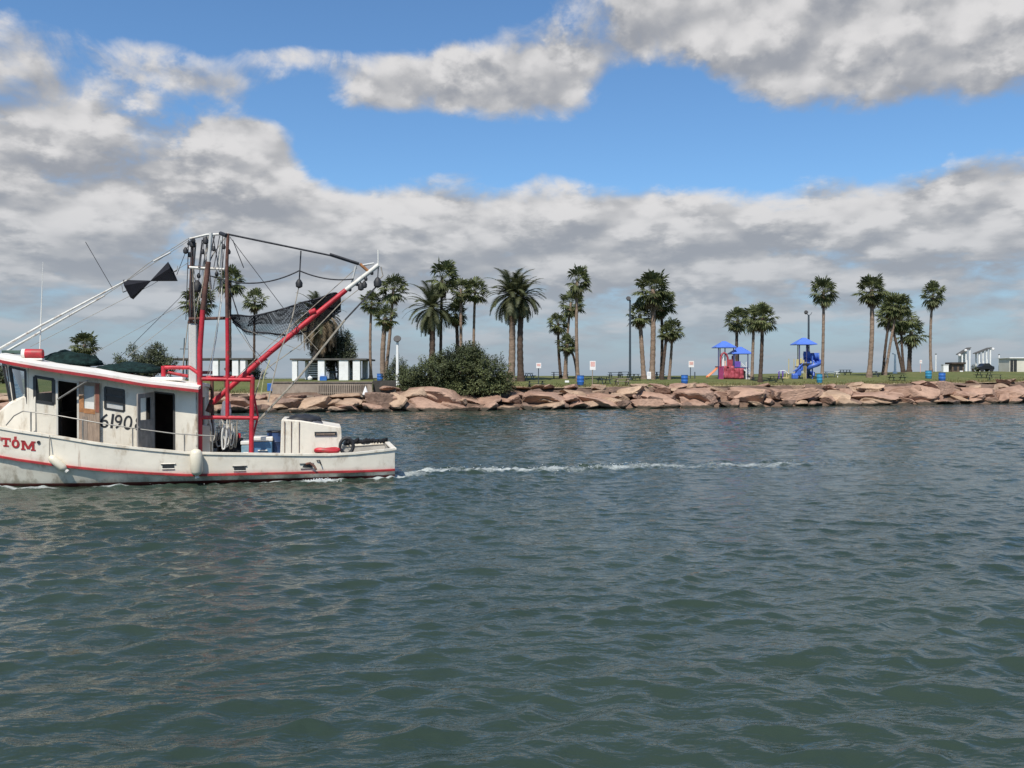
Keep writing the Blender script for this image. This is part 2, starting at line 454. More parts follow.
def U(Y): return F / Y                     # pixels per metre at that distance

def structure(o): o['kind'] = 'structure'; return o

def terrain_strip(name, es, matr, attr=None, jitter=0.0):
    xs = np.concatenate([np.linspace(-160, -70, 20), np.linspace(-68, 110, 180), np.linspace(115, 260, 24)])
    v, f, a = [], [], []
    n = len(xs)
    for j, e in enumerate(es):
        for X in xs:
            Y = float(shore(X)) + e
            z = float(ground_z(X, Y))
            if jitter: z += jitter * mnoise.noise(Vector((X * .6, Y * .6, 1.7))) + .25 * jitter * mnoise.noise(Vector((X * 2, Y * 2, 5)))
            v.append((X, Y, z)); a.append(e)
    for j in range(len(es) - 1):
        for i in range(n - 1):
            f.append((j * n + i, j * n + i + 1, (j + 1) * n + i + 1, (j + 1) * n + i))
    me = bpy.data.meshes.new(name); me.from_pydata(v, [], f); me.materials.append(matr)
    at_ = me.attributes.new('inland', 'FLOAT', 'POINT'); at_.data.foreach_set('value', a)
    me.polygons.foreach_set('use_smooth', [True] * len(me.polygons))
    o = bpy.data.objects.new(name, me); col.objects.link(o)
    return structure(o)

def lawn_mat():
    m = bpy.data.materials.new('mown_grass'); m.use_nodes = True
    t = m.node_tree; N = NT(t); b = t.nodes['Principled BSDF']
    tcn = N.n('ShaderNodeTexCoord'); P = tcn.outputs['Object']
    big = N.noise(P, .12, 4, .6); mid = N.noise(P, .9, 5, .65); fine = N.noise(P, 7, 4, .7)
    c = N.mix(N.step(big, .35, .65), (.098, .122, .038), (.140, .148, .052))
    c = N.mix(N.m('MULTIPLY', N.step(mid, .45, .7), .6), c, (.20, .17, .085))
    c = N.mix(N.m('MULTIPLY', N.step(fine, .4, .7), .45), c, (.060, .075, .022))
    atn = N.n('ShaderNodeAttribute', attribute_name='inland')
    edge = N.m('ADD', atn.outputs['Fac'], N.m('MULTIPLY', N.m('SUBTRACT', N.noise(P, .5, 5, .65), .5), 7.0))
    c = N.mix(N.step(edge, 8.6, 5.6), c, (.40, .30, .20))
    N.put(b.inputs['Base Color'], c); b.inputs['Roughness'].default_value = .9; b.inputs['Specular IOR Level'].default_value = .15
    bp_ = N.n('ShaderNodeBump'); bp_.inputs['Distance'].default_value = .06
    t.links.new(fine, bp_.inputs['Height']); t.links.new(bp_.outputs[0], b.inputs['Normal'])
    return m
BANK = mat('rubble_bank', (.17, .115, .085), .95, .35, .8, stain=(.12, .08, .06), stain_amt=.7, stain_scale=1.6, bump=.2, bump_scale=2.5, spec=.15)
terrain_strip('shore_bank', [-8, -5, -3, -2, -1, 0, 1, 2, 3, 4, 5, 5.6, 6.2], BANK, jitter=.35)
LAWN = lawn_mat()
lawn = terrain_strip('park_lawn', [5.6, 6.4, 7.2, 8, 9, 10, 12, 14, 17, 20, 24, 28, 32, 36, 41, 50, 60, 80, 100, 120, 150, 200, 260, 400], LAWN)
lawn.location.z = .06

# ------------------------------------------------------------------ boat frame (needed by the water for its wake)
BTH = R(12)
BO = Vector((-3.89, 29.02, 0))
BM = Matrix.Translation(BO) @ Matrix.Rotation(math.pi + BTH, 4, 'Z')
BI = BM.inverted()
def bp(px, py, t):
    """boat coordinates (forward, port, up) of the point seen at a pixel on the lengthwise plane port = t"""
    o = BI @ CAM; d = BI.to_3x3() @ ray(px, py)
    k = (t - o.y) / d.y
    return o + d * k
HB_S = [0, .35, 1, 3, 6, 8.5, 10.5, 12, 13.2, 14.2]
HB_T = [1.38, 1.52, 1.68, 1.92, 2.05, 2.05, 1.88, 1.38, .72, .04]
def hb(s): return interp(s, HB_S, HB_T)
def bph(px, py):
    t = 1.9
    for _ in range(8):
        p = bp(px, py, t); t = hb(p.x)
    return bp(px, py, t)
def curve_from(pts, extra):
    q = sorted([(bph(*p).x, bph(*p).z) for p in pts] + extra)
    return [a for a, _ in q], [b for _, b in q]
SHEER = curve_from([(392, 449.5), (340, 455), (278, 454.5), (197, 453.5), (171, 452), (102, 444.5), (57, 437), (0, 428)], [(-.5, .93), (12, 1.85), (14.3, 2.3)])
RUB = curve_from([(394, 470), (300, 473), (190, 475.5), (120, 472), (60, 466), (0, 457)], [(-.5, .28), (12, 1.1), (14.3, 1.6)])
def zs(s): return interp(s, *SHEER)
def zr(s): return interp(s, *RUB)

# ------------------------------------------------------------------ water
def water():
    rng = np.random.default_rng(7)
    r = np.concatenate([np.geomspace(1.2, 5.4, 40, endpoint=False), np.geomspace(5.4, 20, 330, endpoint=False), np.geomspace(20, 112, 640, endpoint=False), np.geomspace(112, 6000, 60)])
    th = np.concatenate([np.linspace(-85, -38, 50, endpoint=False), np.linspace(-38, 38, 900, endpoint=False), np.linspace(38, 85, 50)]) * math.pi / 180
    rr, tt = np.meshgrid(r, th, indexing='ij')
    X, Y = rr * np.sin(tt), rr * np.cos(tt)
    nr, nt = rr.shape
    dr = np.gradient(r)[:, None]
    dx = np.zeros_like(X); dy = np.zeros_like(X); dz = np.zeros_like(X)
    n = 110
    lam = np.exp(rng.uniform(math.log(.20), math.log(4.0), n))
    mean = math.atan2(-.88, .42)
    # patches of stronger and weaker wind
    gust = .84 + .30 * np.sin(X * .11 + .7) * np.sin(Y * .07 + 2.1) + .18 * np.sin(X * .31 - Y * .19 + 1.0)
    for l in lam:
        k = 2 * math.pi / l
        a = mean + rng.normal(0, .68)
        st = .041 * math.exp(-(math.log(l / .50) / .95) ** 2) + .005
        amp = st / k
        fade = np.clip((l / (2.6 * np.maximum(dr, rr * .0015)) - 1.0), 0, 1) * np.clip((260 - rr) / 120, 0, 1)
        ph = k * (X * math.cos(a) + Y * math.sin(a)) + rng.uniform(0, 2 * math.pi)
        A = amp * fade * gust
        dz += A * np.sin(ph)
        c = A * np.cos(ph) * 1.1
        dx += c * math.cos(a); dy += c * math.sin(a)
    # boat coordinates
    bi = np.array(BI)
    S = bi[0, 0] * X + bi[0, 1] * Y + bi[0, 3]; T = bi[1, 0] * X + bi[1, 1] * Y + bi[1, 3]
    hbw = np.interp(S, HB_S, np.array(HB_T) * .93)
    astern = np.clip(-S, 0, None)
    wig = .25 * np.sin(S * .9) + .2 * np.sin(S * 2.3 + 1)
    w = .40 + .075 * astern
    wake = np.exp(-((T - wig * np.clip(astern / 3, 0, 1)) / w) ** 2) * (S < .2) * (.60 + .16 * np.exp(-((astern - 3.2) / 3.0) ** 2)) * np.clip((22 - astern) / 9, 0, 1)
    wake *= np.clip(.90 + .07 * np.sin(S * 1.35 + .6) + .09 * np.sin(S * 3.1 + T * 3) + .10 * np.sin(S * 6.3 - T * 7), 0, 1.1)
    side = np.exp(-((T - hbw - .10) / .20) ** 2) * (S > -.3) * (S < 13.5) * (.44 + .22 * np.sin(S * 1.7 + 1) + .18 * np.sin(S * 4.1))
    dis = bph(316, 478)
    spl = np.exp(-(((S - dis.x + .1) / .55) ** 2 + ((T - hbw - .25) / .4) ** 2)) * .95
    stern = np.exp(-(((S + .5) / 1.0) ** 2 + ((T - .9) / .8) ** 2)) * .62
    bow = np.exp(-(((S - 10.2) / .6) ** 2 + ((T - hbw - .15) / .4) ** 2)) * .6
    foam = np.clip(wake + side + spl + stern + bow, 0, 1)
    # churned water stands up a little where it foams
    rough = np.zeros_like(X)
    for _ in range(26):
        l = rng.uniform(.3, 1.2); a = rng.uniform(0, 6.28); k = 2 * math.pi / l
        rough += np.sin(k * (X * math.cos(a) + Y * math.sin(a)) + rng.uniform(0, 6.28))
    dz += np.clip(foam, 0, 1) * np.abs(rough) * .018 + wake * .06 * np.clip(np.sin(S * 2.1) + .3, 0, 2)
    # the hull calms the chop right at its side
    inside = np.clip(1.2 - np.abs(T) / (hbw + .01), 0, 1) * (S > 0) * (S < 14)
    dz *= 1 - .5 * np.clip(inside * 4, 0, 1)
    co = np.stack([X + dx, Y + dy, dz], -1).reshape(-1, 3).astype(np.float32)
    idx = np.arange(nr * nt).reshape(nr, nt)
    q = np.stack([idx[:-1, :-1], idx[:-1, 1:], idx[1:, 1:], idx[1:, :-1]], -1).reshape(-1, 4)[:, ::-1]
    me = bpy.data.meshes.new('water')
    me.vertices.add(len(co)); me.vertices.foreach_set('co', co.ravel())
    me.loops.add(q.size); me.loops.foreach_set('vertex_index', q.ravel().astype(np.int32))
    me.polygons.add(len(q)); me.polygons.foreach_set('loop_start', np.arange(0, q.size, 4, dtype=np.int32))
    me.polygons.foreach_set('use_smooth', np.ones(len(q), bool))
    me.update(calc_edges=True)
    at_ = me.attributes.new('foam', 'FLOAT', 'POINT'); at_.data.foreach_set('value', foam.ravel().astype(np.float32))
    m = bpy.data.materials.new('sea_water'); m.use_nodes = True
    t = m.node_tree; N = NT(t); b = t.nodes['Principled BSDF']; out = t.nodes['Material Output']
    tcn = N.n('ShaderNodeTexCoord'); P = tcn.outputs['Object']
    turb = N.noise(P, .09, 3, .5)
    c = N.mix(N.step(turb, .3, .7), (.023, .038, .027), (.034, .051, .036))
    N.put(b.inputs['Base Color'], c)
    b.inputs['Roughness'].default_value = .07; b.inputs['IOR'].default_value = 1.333
    mp = N.n('ShaderNodeMapping'); mp.inputs['Rotation'].default_value = (0, 0, R(-14)); mp.inputs['Scale'].default_value = (.5, 1.0, 1)
    t.links.new(P, mp.inputs[0])
    h = N.m('ADD', N.m('MULTIPLY', N.noise(mp.outputs[0], 2.4, 3, .55, .3), 1.0), N.m('ADD', N.m('MULTIPLY', N.noise(mp.outputs[0], 7.5, 3, .55, .4), .36), N.m('MULTIPLY', N.noise(mp.outputs[0], 19.0, 2, .5, .3), .05)))
    far = N.lin(N.n('ShaderNodeCameraData').outputs['View Distance'], 24, 75)
    h = N.m('ADD', h, N.m('MULTIPLY', N.m('MULTIPLY', N.noise(mp.outputs[0], .9, 3, .55, .3), 9.5), far))
    bp_ = N.n('ShaderNodeBump'); bp_.inputs['Distance'].default_value = .058; bp_.inputs['Strength'].default_value = 1.0
    t.links.new(h, bp_.inputs['Height']); t.links.new(bp_.outputs[0], b.inputs['Normal'])
    fo = N.n('ShaderNodeAttribute', attribute_name='foam')
    fn = N.m('ADD', N.m('MULTIPLY', N.noise(P, 4.6, 6, .78, 1.2), .55), N.m('MULTIPLY', N.noise(P, 17.0, 4, .75), .45))
    fm = N.step(N.m('ADD', fo.outputs['Fac'], N.m('MULTIPLY', fn, 1.1)), .93, 1.32)
    fb = N.n('ShaderNodeBsdfDiffuse'); fb.inputs[0].default_value = (.38, .41, .40, 1)
    mx = N.n('ShaderNodeMixShader'); t.links.new(fm, mx.inputs[0]); t.links.new(b.outputs[0], mx.inputs[1]); t.links.new(fb.outputs[0], mx.inputs[2])
    t.links.new(mx.outputs[0], out.inputs[0])
    me.materials.append(m)
    o = bpy.data.objects.new('water', me); col.objects.link(o)
    return structure(o)
water()
#@@END
# ------------------------------------------------------------------ park: rocks along the shore
def rock_mesh(name, seed, flat=.7, planes=11):
    rng = random.Random(seed)
    bm = bmesh.new(); bmesh.ops.create_icosphere(bm, subdivisions=4, radius=1)
    ns = []
    for i in range(planes):
        v = Vector((rng.gauss(0, 1), rng.gauss(0, 1), rng.gauss(0, .8))).normalized()
        ns.append((v, rng.uniform(.52, .86)))
    ns += [(Vector((0, 0, 1)), .82), (Vector((0, 0, -1)), .8)]
    off = Vector((seed * 3.1, 0, 0))
    for v in bm.verts:
        d = v.co.normalized()
        r = min([h / max(d.dot(nn), 1e-4) for nn, h in ns if d.dot(nn) > .05] + [1.32])
        p = d * r
        p += d * (.018 * mnoise.noise(p * 1.7 + off) + .026 * mnoise.noise(p * 5 + off) + .014 * mnoise.noise(p * 12 + off))
        v.co = Vector((p.x, p.y, p.z * flat))
    me = bpy.data.meshes.new(name); bm.to_mesh(me); bm.free()
    me.materials.append(ROCKS['tan'])
    return me
ROCKM = [rock_mesh('boulder', 11 + i, flat=(.55, .75, .65, .85, .6, .7)[i % 6], planes=6 + i % 4) for i in range(14)]
LANDMARKS = [(255, 'under the red gantry of the boat'), (300, 'below the long concrete wall'), (345, 'below the picket panel'), (385, 'below the dark screen fence'),
             (420, 'in front of the bush'), (465, 'below the middle of the bush'), (505, 'below the twin date palms'), (538, 'below the sign by date palms'), (580, 'below the blue barrel by leaning palms'),
             (612, 'below the row of picnic tables'), (650, 'below the white board'), (686, 'below the second blue barrel'), (725, 'below the red playground'), (760, 'below the dark trunked palm'),
             (803, 'below the spiral slide'), (824, 'below the teal barrel'), (868, 'below the thick palm'), (900, 'below the leaning palms'), (932, 'below the two barrels'),
             (965, 'below the brown hut'), (995, 'below the dark car'), (1024, 'below the cream shed')]
ROCK_LABELS = {}
def place_rock(X, e, w, d, h, rz, tone, mesh, sink=.35):
    Y = float(shore(X)) + e
    z = max(-.15, float(ground_z(X, Y)))
    o = bpy.data.objects.new('boulder', mesh); col.objects.link(o)
    o.location = (X, Y, z + h * (1 - sink) * .5)
    o.scale = (w / 2, d / 2, h / 1.3)
    o.rotation_euler = (RNG.uniform(-.22, .22), RNG.uniform(-.2, .2), rz)
    o.material_slots[0].link = 'OBJECT'; o.material_slots[0].material = ROCKS[tone]
    px = 512 + F * X / Y
    lm = min(LANDMARKS, key=lambda q: abs(q[0] - px))
    size = 'huge' if w > 4.2 else 'large' if w > 3.0 else 'mid-sized' if w > 1.9 else 'small'
    row = 'at the waterline' if e < 1.7 else 'halfway up the bank' if e < 3.9 else 'on top of the bank'
    shape = 'flat' if h / w < .42 else 'blocky' if h / w > .62 else 'rounded'
    o['_q'] = (px, size, tone, shape, row, lm[1]) [0]
    ROCK_LABELS.setdefault((size, tone, shape, row, lm[1]), []).append((px, o))
    tag(o, None, 'boulder', 'riprap boulders along the shore')
    return o
RNG = random.Random(5)
def tone(): return RNG.choices(['pinkish', 'tan', 'dark brown'], [.50, .32, .18])[0]
# the biggest ones, where the photograph shows them
for px, e, w, d, h, tn in [(437, 2.4, 4.6, 3.4, 2.5, 'pinkish'), (409, 2.2, 3.0, 2.6, 2.1, 'tan'), (424, .8, 4.6, 2.6, 1.5, 'pinkish'), (378, 1.2, 2.6, 2.4, 2.3, 'dark brown'), (396, 1.2, 2.4, 2.2, 1.9, 'tan'),
                           (312, 1.3, 4.2, 2.4, 1.7, 'tan'), (352, 1.4, 3.4, 2.4, 1.6, 'tan'), (285, 1.5, 3.4, 2.4, 1.6, 'dark brown'), (262, 1.2, 3.6, 2.4, 1.3, 'tan'),
                           (548, 1.6, 4.2, 2.8, 2.2, 'pinkish'), (598, 1.0, 5.4, 2.8, 1.7, 'pinkish'), (628, 2.8, 4.6, 2.6, 2.2, 'tan'), (655, 1.4, 5.8, 3.0, 2.0, 'pinkish'), (700, 1.6, 4.8, 3.0, 2.5, 'pinkish'),
                           (745, 1.8, 5.4, 3.0, 2.5, 'pinkish'), (790, 1.6, 4.8, 3.0, 2.3, 'pinkish'), (832, 1.4, 4.2, 3, 2.0, 'tan'), (873, 1.1, 6.6, 3.0, 2.1, 'pinkish'), (868, 3.6, 4.2, 3, 1.9, 'tan'),
                           (917, 1.5, 4.2, 3, 2.9, 'pinkish'), (936, 2.4, 4.2, 3, 3.0, 'pinkish'), (978, 1.6, 5.4, 3.2, 2.7, 'pinkish'), (1008, 1.4, 4.6, 3, 2.4, 'pinkish')]:
    Y = 90
    for _ in range(6): X = (px - 512) / F * Y; Y = float(shore(X)) + e
    place_rock(X, e, w * .95, d, h * (.66 if px < 370 or px > 500 else .85), RNG.uniform(-.4, .4), tn, RNG.choice(ROCKM))
X = -26.0
while X < 66:
    for e0, ws, hs in ((.3, (1.2, 3.4), (.9, 1.7)), (1.9, (1.2, 3.4), (1.0, 1.9)), (3.5, (1.4, 3.0), (.9, 1.6)), (5.2, (1.2, 2.8), (.7, 1.2))):
        px = 512 + F * X / float(shore(X))
        if e0 > 3 and px < 380 and e0 > 5: continue
        if 442 < px < 506 and e0 > 3: continue
        if RNG.random() < .05: continue
        w = RNG.uniform(*ws); h = RNG.uniform(*hs) * (.74 if e0 < 3 else .5)
        if 262 < px < 376: h *= .75
        if 440 < px < 508 and e0 > 1: h *= .62
        if e0 > 5 and RNG.random() < .5: continue
        place_rock(X + RNG.uniform(-.7, .7), e0 + RNG.uniform(-.5, .5), w, RNG.uniform(1.4, 2.4), h, RNG.uniform(0, 6.28), tone(), RNG.choice(ROCKM), .4)
    X += RNG.uniform(1.25, 1.85)
# a few in front of the lawn behind the boat
for X in np.arange(-46, -26, 2.6):
    for e0 in (.8, 2.8):
        place_rock(float(X) + RNG.uniform(-.5, .5), e0, RNG.uniform(2, 3.2), 2, RNG.uniform(1, 1.6), RNG.uniform(0, 6.28), tone(), RNG.choice(ROCKM))
for key, rocks in ROCK_LABELS.items():
    size, tn, shape, row, lm = key
    rocks.sort(key=lambda q: q[0])
    for k, (px, o) in enumerate(rocks):
        n = len(rocks)
        pos = '' if n == 1 else (('left ', 'right ')[k] if n == 2 else ('left ', 'middle ', 'right ')[k] if n == 3 else ('first ', 'second ', 'third ', 'fourth ', 'fifth ', 'sixth ', 'seventh ', 'eighth ')[min(k, 7)])
        o['label'] = f'{pos}{size} {tn} {shape} boulder {row.replace("halfway up the bank", "mid-bank").replace("on top of the bank", "atop the bank")} {lm}'
        if '_q' in o: del o['_q']

# ------------------------------------------------------------------ palms
def fan_crown(seed, n=40, wind=0.0, leafmat=None, dead=False):
    """leaves of a fan palm around the origin, crown about 2 m in radius"""
    rng = random.Random(seed)
    mb = MB()
    for i in range(n):
        if dead:
            elv = R(rng.uniform(-86, -52)); azi = rng.uniform(0, 6.283); pl = rng.uniform(.5, .9); fr = rng.uniform(.6, .9)
        else:
            u = (i + .5) / n
            elv = R(82 - 132 * u ** .85 + rng.uniform(-9, 9)); azi = i * 2.39996 + rng.uniform(-.35, .35)
            pl = rng.uniform(.75, 1.15); fr = rng.uniform(.75, 1.05)
        d = Vector((math.cos(azi) * math.cos(elv), math.sin(azi) * math.cos(elv), math.sin(elv)))
        if wind: d = (d + Vector((wind, wind * .25, 0))).normalized()
        side = d.cross(Vector((0, 0, 1)))
        if side.length < .05: side = Vector((1, 0, 0))
        side.normalize()
        up = side.cross(d).normalized()
        tw = rng.uniform(-.5, .5)
        side = (side * math.cos(tw) + up * math.sin(tw)).normalized(); up = side.cross(d).normalized()
        hub = d * pl - Vector((0, 0, .10 * pl * pl))
        base = Vector((0, 0, -.15)) + Vector((rng.uniform(-.08, .08), rng.uniform(-.08, .08), 0))
        mb.add([base - side * .03, base + side * .03, hub + side * .02, hub - side * .02], [(0, 1, 2, 3)])
        ns = 13
        for k in range(ns):
            a = R(-105 + 210 * k / (ns - 1)) + rng.uniform(-.05, .05)
            L = fr * (.72 + .28 * math.cos(a * .8)) * rng.uniform(.88, 1.08)
            dirk = d * math.cos(a) + side * math.sin(a)
            if wind: dirk = (dirk + Vector((wind * .35, 0, 0))).normalized()
            mid = hub + dirk * L * .62 - up * .07 * abs(a)
            tip = hub + dirk * L - Vector((0, 0, rng.uniform(.10, .30) * L)) - up * .10 * abs(a)
            wv = up.cross(dirk).normalized() * (.085 * L + .02)
            fold = up * .045 * (1 if k % 2 else -1)
            mb.add([hub, mid - wv + fold, tip, mid + wv + fold], [(0, 1, 2, 3)])
    return mb
FANS = [fan_crown(101, 34).mesh('crown', LEAF, fix=False), fan_crown(102, 40).mesh('crown', LEAF, fix=False), fan_crown(103, 36).mesh('crown', LEAF, fix=False),
        fan_crown(104, 32, .38).mesh('crown', LEAF, fix=False), fan_crown(105, 30, .45).mesh('crown', LEAF, fix=False), fan_crown(106, 26).mesh('crown', LEAF, fix=False)]
DEADS = [fan_crown(201, 22, 0, None, True).mesh('dead_fronds', DEAD, fix=False), fan_crown(202, 12, 0, None, True).mesh('dead_fronds', DEAD, fix=False), fan_crown(203, 16, .15, None, True).mesh('dead_fronds', LEAFY, fix=False)]
def date_crown(seed, n=58, L0=3.0, droop=.72, lo=-58, hi=84, wind=0.05):
    rng = random.Random(seed); mb = MB()
    for i in range(n):
        u = (i + .5) / n
        elv = R(hi - (hi - lo) * u ** .9 + rng.uniform(-6, 6)); azi = i * 2.39996 + rng.uniform(-.2, .2)
        L = L0 * rng.uniform(.88, 1.08) * (1 - .12 * u)
        h = Vector((math.cos(azi), math.sin(azi), 0)); pts = []; p = Vector((0, 0, 0)); e = elv; ns = 9
        for k in range(ns + 1):
            pts.append(p.copy()); p = p + (h * math.cos(e) + Vector((wind, 0, 0)) + Vector((0, 0, 1)) * math.sin(e)) * L / ns
            e = max(e - droop * (.06 + .035 * k), R(-88))
        mb.tube(pts, [.03 - .0025 * k for k in range(ns + 1)], 3, False)
        side0 = h.cross(Vector((0, 0, 1)))
        for k in range(34):
            f = .16 + .84 * k / 33; x = f * ns; j = min(int(x), ns - 1); c = pts[j].lerp(pts[j + 1], x - j)
            t = (pts[j + 1] - pts[j]).normalized(); up = side0.cross(t)
            ll = .52 * (math.sin(math.pi * min(f * .85 + .12, 1)) ** .6 + .12) * rng.uniform(.85, 1.15)
            for sgn in (1, -1):
                dd = (side0 * sgn * .85 + t * .62 + up * .22 + Vector((0, 0, -.22))).normalized()
                tip = c + dd * ll - Vector((0, 0, .08 * ll)); wv = t * .042
                mb.add([c - wv, c + wv, tip], [(0, 1, 2)])
    return mb
DATES = [date_crown(301).mesh('crown', DLEAF, fix=False), date_crown(302, 60, 3.1).mesh('crown', DLEAF, fix=False)]
DATED = date_crown(303, 80, 3.5, 1.5, -86, 25).mesh('dead_fronds', DEAD, fix=False)
def trunk_mesh(name, base, top, r0, r1, m, parent, seed, rings=True):
    rng = random.Random(seed); mb = MB(); n = 26
    base, top = Vector(base), Vector(top)
    bend = Vector((rng.uniform(-.3, .3), rng.uniform(-.3, .3), 0))
    pts, rs = [], []
    for i in range(n + 1):
        f = i / n
        pts.append(base.lerp(top, f) + bend * math.sin(math.pi * f) * .6)
        rs.append((r0 + (r1 - r0) * f ** .7 + .35 * r0 * max(0, 1 - f * 9)) * (1 + (.07 if i % 2 else -.04)) * rng.uniform(.97, 1.03))
    pts[0] = pts[0] - Vector((0, 0, .4))
    mb.tube(pts, rs, 9)
    return mb.build(name, m, parent, smooth=True)
PALMG = 'fan palms in the waterfront park'
def palm(label, bx, brow, cx, crow, rpx, kind='fan', variant=0, dead=None, tr=3.0, tm=None, group=PALMG, dY=0.0, tilt=0.0, cat='palm tree', sq=1.0):
    """bx, brow: foot of the trunk; cx, crow: middle of the crown; rpx: its half width; tr: trunk width, all as measured in the photograph"""
    X, Y = ground_hit(bx, brow)
    Y += dY; X = (bx - 512) / F * Y
    z = float(ground_z(X, Y))
    root = empty('fan_palm' if kind == 'fan' else 'date_palm', (X, Y, z), 0, label, cat, group)
    s = rpx / U(Y)
    c = Vector(((cx - 512) / F * Y - X, RNG.uniform(-.4, .4), CH + (HOR - crow) / F * Y - z))
    c.z -= .12 * s if kind == 'fan' else 0
    r0 = tr / 2 / U(Y)
    trunk_mesh('trunk', (0, 0, 0), c, r0 * 1.05, r0 * .8, tm or TRUNK, root, int(bx * 7 + crow))
    if kind == 'fan':
        me = FANS[variant]; k = s / 1.58
    elif kind == 'date':
        me = DATES[variant]; k = s / 2.45
    o = bpy.data.objects.new('crown', me); col.objects.link(o); o.parent = root
    o.location = c; o.scale = (k, k, k * sq); o.rotation_euler = (tilt * .4, tilt, RNG.uniform(-.3, .3) if variant in (3, 4) and kind == 'fan' else RNG.uniform(0, 6.28))
    if dead is not None:
        q = bpy.data.objects.new('dead_fronds', DEADS[dead]); col.objects.link(q); q.parent = root
        q.location = c - Vector((0, 0, .15 * s)); q.scale = (k * .8, k * .8, k * .95 * sq); q.rotation_euler = (0, 0, RNG.uniform(0, 6.28))
    return root
palm('short fan palm behind the wheelhouse roof of the boat', 84, 380, 84, 343, 14, variant=1, dead=2, tr=4)
palm('fan palm whose crown shows behind the dark mast pole of the boat', 197, 380, 198, 299, 17, variant=1, dead=0, tr=4, tm=TRUNKD)
palm('fan palm whose crown shows right behind the thin red mast pole', 230, 380, 231, 279, 15, variant=0, dead=0, tr=3.6, tm=TRUNKD)
palm('slim fan palm behind the net between mast and boom', 254, 379, 255, 299, 13, variant=5, dead=1, tr=2.6, tm=TRUNKD)
palm('slender palm standing just right of the shelter with white columns', 371, 380, 372, 301, 12, variant=2, dead=1, tr=3, tm=TRUNK)
palm('tall palm leaning right over a lower yellowish crown, left of white lamp post', 385, 380, 394, 287, 15, variant=2, dead=1, tr=3.4)
palm('low fan palm with yellowing fronds, left of white lamp post', 383, 381, 386, 316, 13, variant=5, dead=2, tr=5.5, dY=-1)
palm('tall windblown fan palm rising behind the date palm at the bush', 440, 381, 442, 275, 18, variant=4, dead=1, tr=3.2, tm=TRUNKD, sq=1.15)
palm('dark fan palm with hidden trunk between the date palm and pale trunk', 456, 381, 456, 312, 13, variant=1, dead=0, tr=4, tm=TRUNKD, dY=2)
palm('pale trunked fan palm left of the last palm behind the bush', 461, 381, 461, 288, 13, variant=3, dead=2, tr=3.4, dY=-1)
palm('rightmost fan palm behind the bush, with round full crown', 474, 381, 475, 289, 14, variant=0, dead=None, tr=3)
palm('windblown tall fan palm with pale trunk, right of its lower group', 578, 382, 577, 279, 14, variant=4, dead=2, tr=3.6, sq=1.25)
palm('fan palm leaning behind the tall windblown palm, second highest of its group', 566, 379, 571, 301, 14, variant=3, dead=1, tr=3, dY=2)
palm('leftmost fan palm of the group beside the windblown tall palm', 561, 379, 558, 322, 11, variant=2, dead=0, tr=3, tm=TRUNKD)
palm('lowest fan palm of the group beside the windblown tall palm, stout trunk', 565, 379, 567, 343, 11, variant=5, dead=0, tr=4.2, dY=-1)
palm('bare leaning thin palm under the windblown tall palm', 577, 379, 570, 345, 7, variant=5, dead=1, tr=2.6, tm=TRUNKD, dY=1)
palm('tallest bushy fan palm of the cluster beside the dark lamp post', 652, 380, 653, 287, 19, variant=1, dead=0, tr=5.6, sq=1.05)
palm('leftmost stout palm of the cluster beside the dark lamp post', 644, 380, 640, 313, 13, variant=0, dead=0, tr=4.8, dY=1)
palm('palm with dark upper trunk and drooping crown behind the bushy tall one', 661, 380, 661, 301, 15, variant=3, dead=0, tr=3.2, tm=TRUNKD, dY=2)
palm('short palm leaning right in the cluster by the dark lamp post', 662, 380, 667, 331, 10, variant=5, dead=1, tr=3.4, tm=TRUNKD, dY=-1)
palm('short right end palm of the cluster by the dark lamp post', 669, 380, 672, 328, 12, variant=0, dead=1, tr=3)
palm('fan palm directly behind the red playground towers', 738, 380, 738, 318, 13, variant=2, dead=1, tr=3.4, tm=TRUNKD, dY=5)
palm('pale trunked fan palm between red playground and dark trunked palm', 752, 380, 754, 315, 14, variant=3, dead=0, tr=3.2)
palm('dark trunked fan palm right of the red playground', 760, 383, 762, 316, 15, variant=0, dead=1, tr=4, tm=TRUNKD)
palm('lone tall fan palm beside the spiral slide and teal barrel', 822, 380, 823, 290, 13, variant=1, dead=0, tr=3.2, sq=1.2)
palm('tallest palm of the east group, thick straight trunk and round crown', 869, 378, 872, 288, 16, variant=1, dead=0, tr=4.8, tm=TRUNK)
palm('fan palm left behind the crossed trunks of the east group', 883, 376, 891, 305, 13, variant=0, dead=0, tr=2.8, tm=TRUNKD, dY=2)
palm('palm whose trunk leans right across another in the east group', 885, 376, 898, 303, 14, variant=3, dead=1, tr=2.8, dY=1)
palm('palm whose dark trunk leans far left in the east group', 903, 373, 889, 314, 13, variant=2, dead=0, tr=3, tm=TRUNKD)
palm('thin upright palm in the middle of the east group', 904, 373, 902, 318, 14, variant=1, dead=0, tr=2.6, tm=TRUNKD, dY=3)
palm('low dark trunked palm at right end of the east group', 909, 372, 911, 330, 15, variant=0, dead=0, tr=4.4, tm=TRUNKD)
palm('lone slender palm with brown skirt behind the blue barrels', 931, 373, 932, 293, 12, variant=2, dead=0, tr=2.8, sq=1.15)
palm('date palm rising over the left part of the big bush', 431, 382, 432, 308, 27, 'date', 0, None, 6.5, TRUNKD, 'date palms in the waterfront park')
palm('left trunk of the twin date palms right of the bush', 511, 382, 511, 295, 27, 'date', 1, None, 7, TRUNK, 'date palms in the waterfront park')
palm('right trunk of the twin date palms right of the bush, darker', 521, 383, 522, 297, 24, 'date', 0, None, 6.5, TRUNKD, 'date palms in the waterfront park', dY=2)
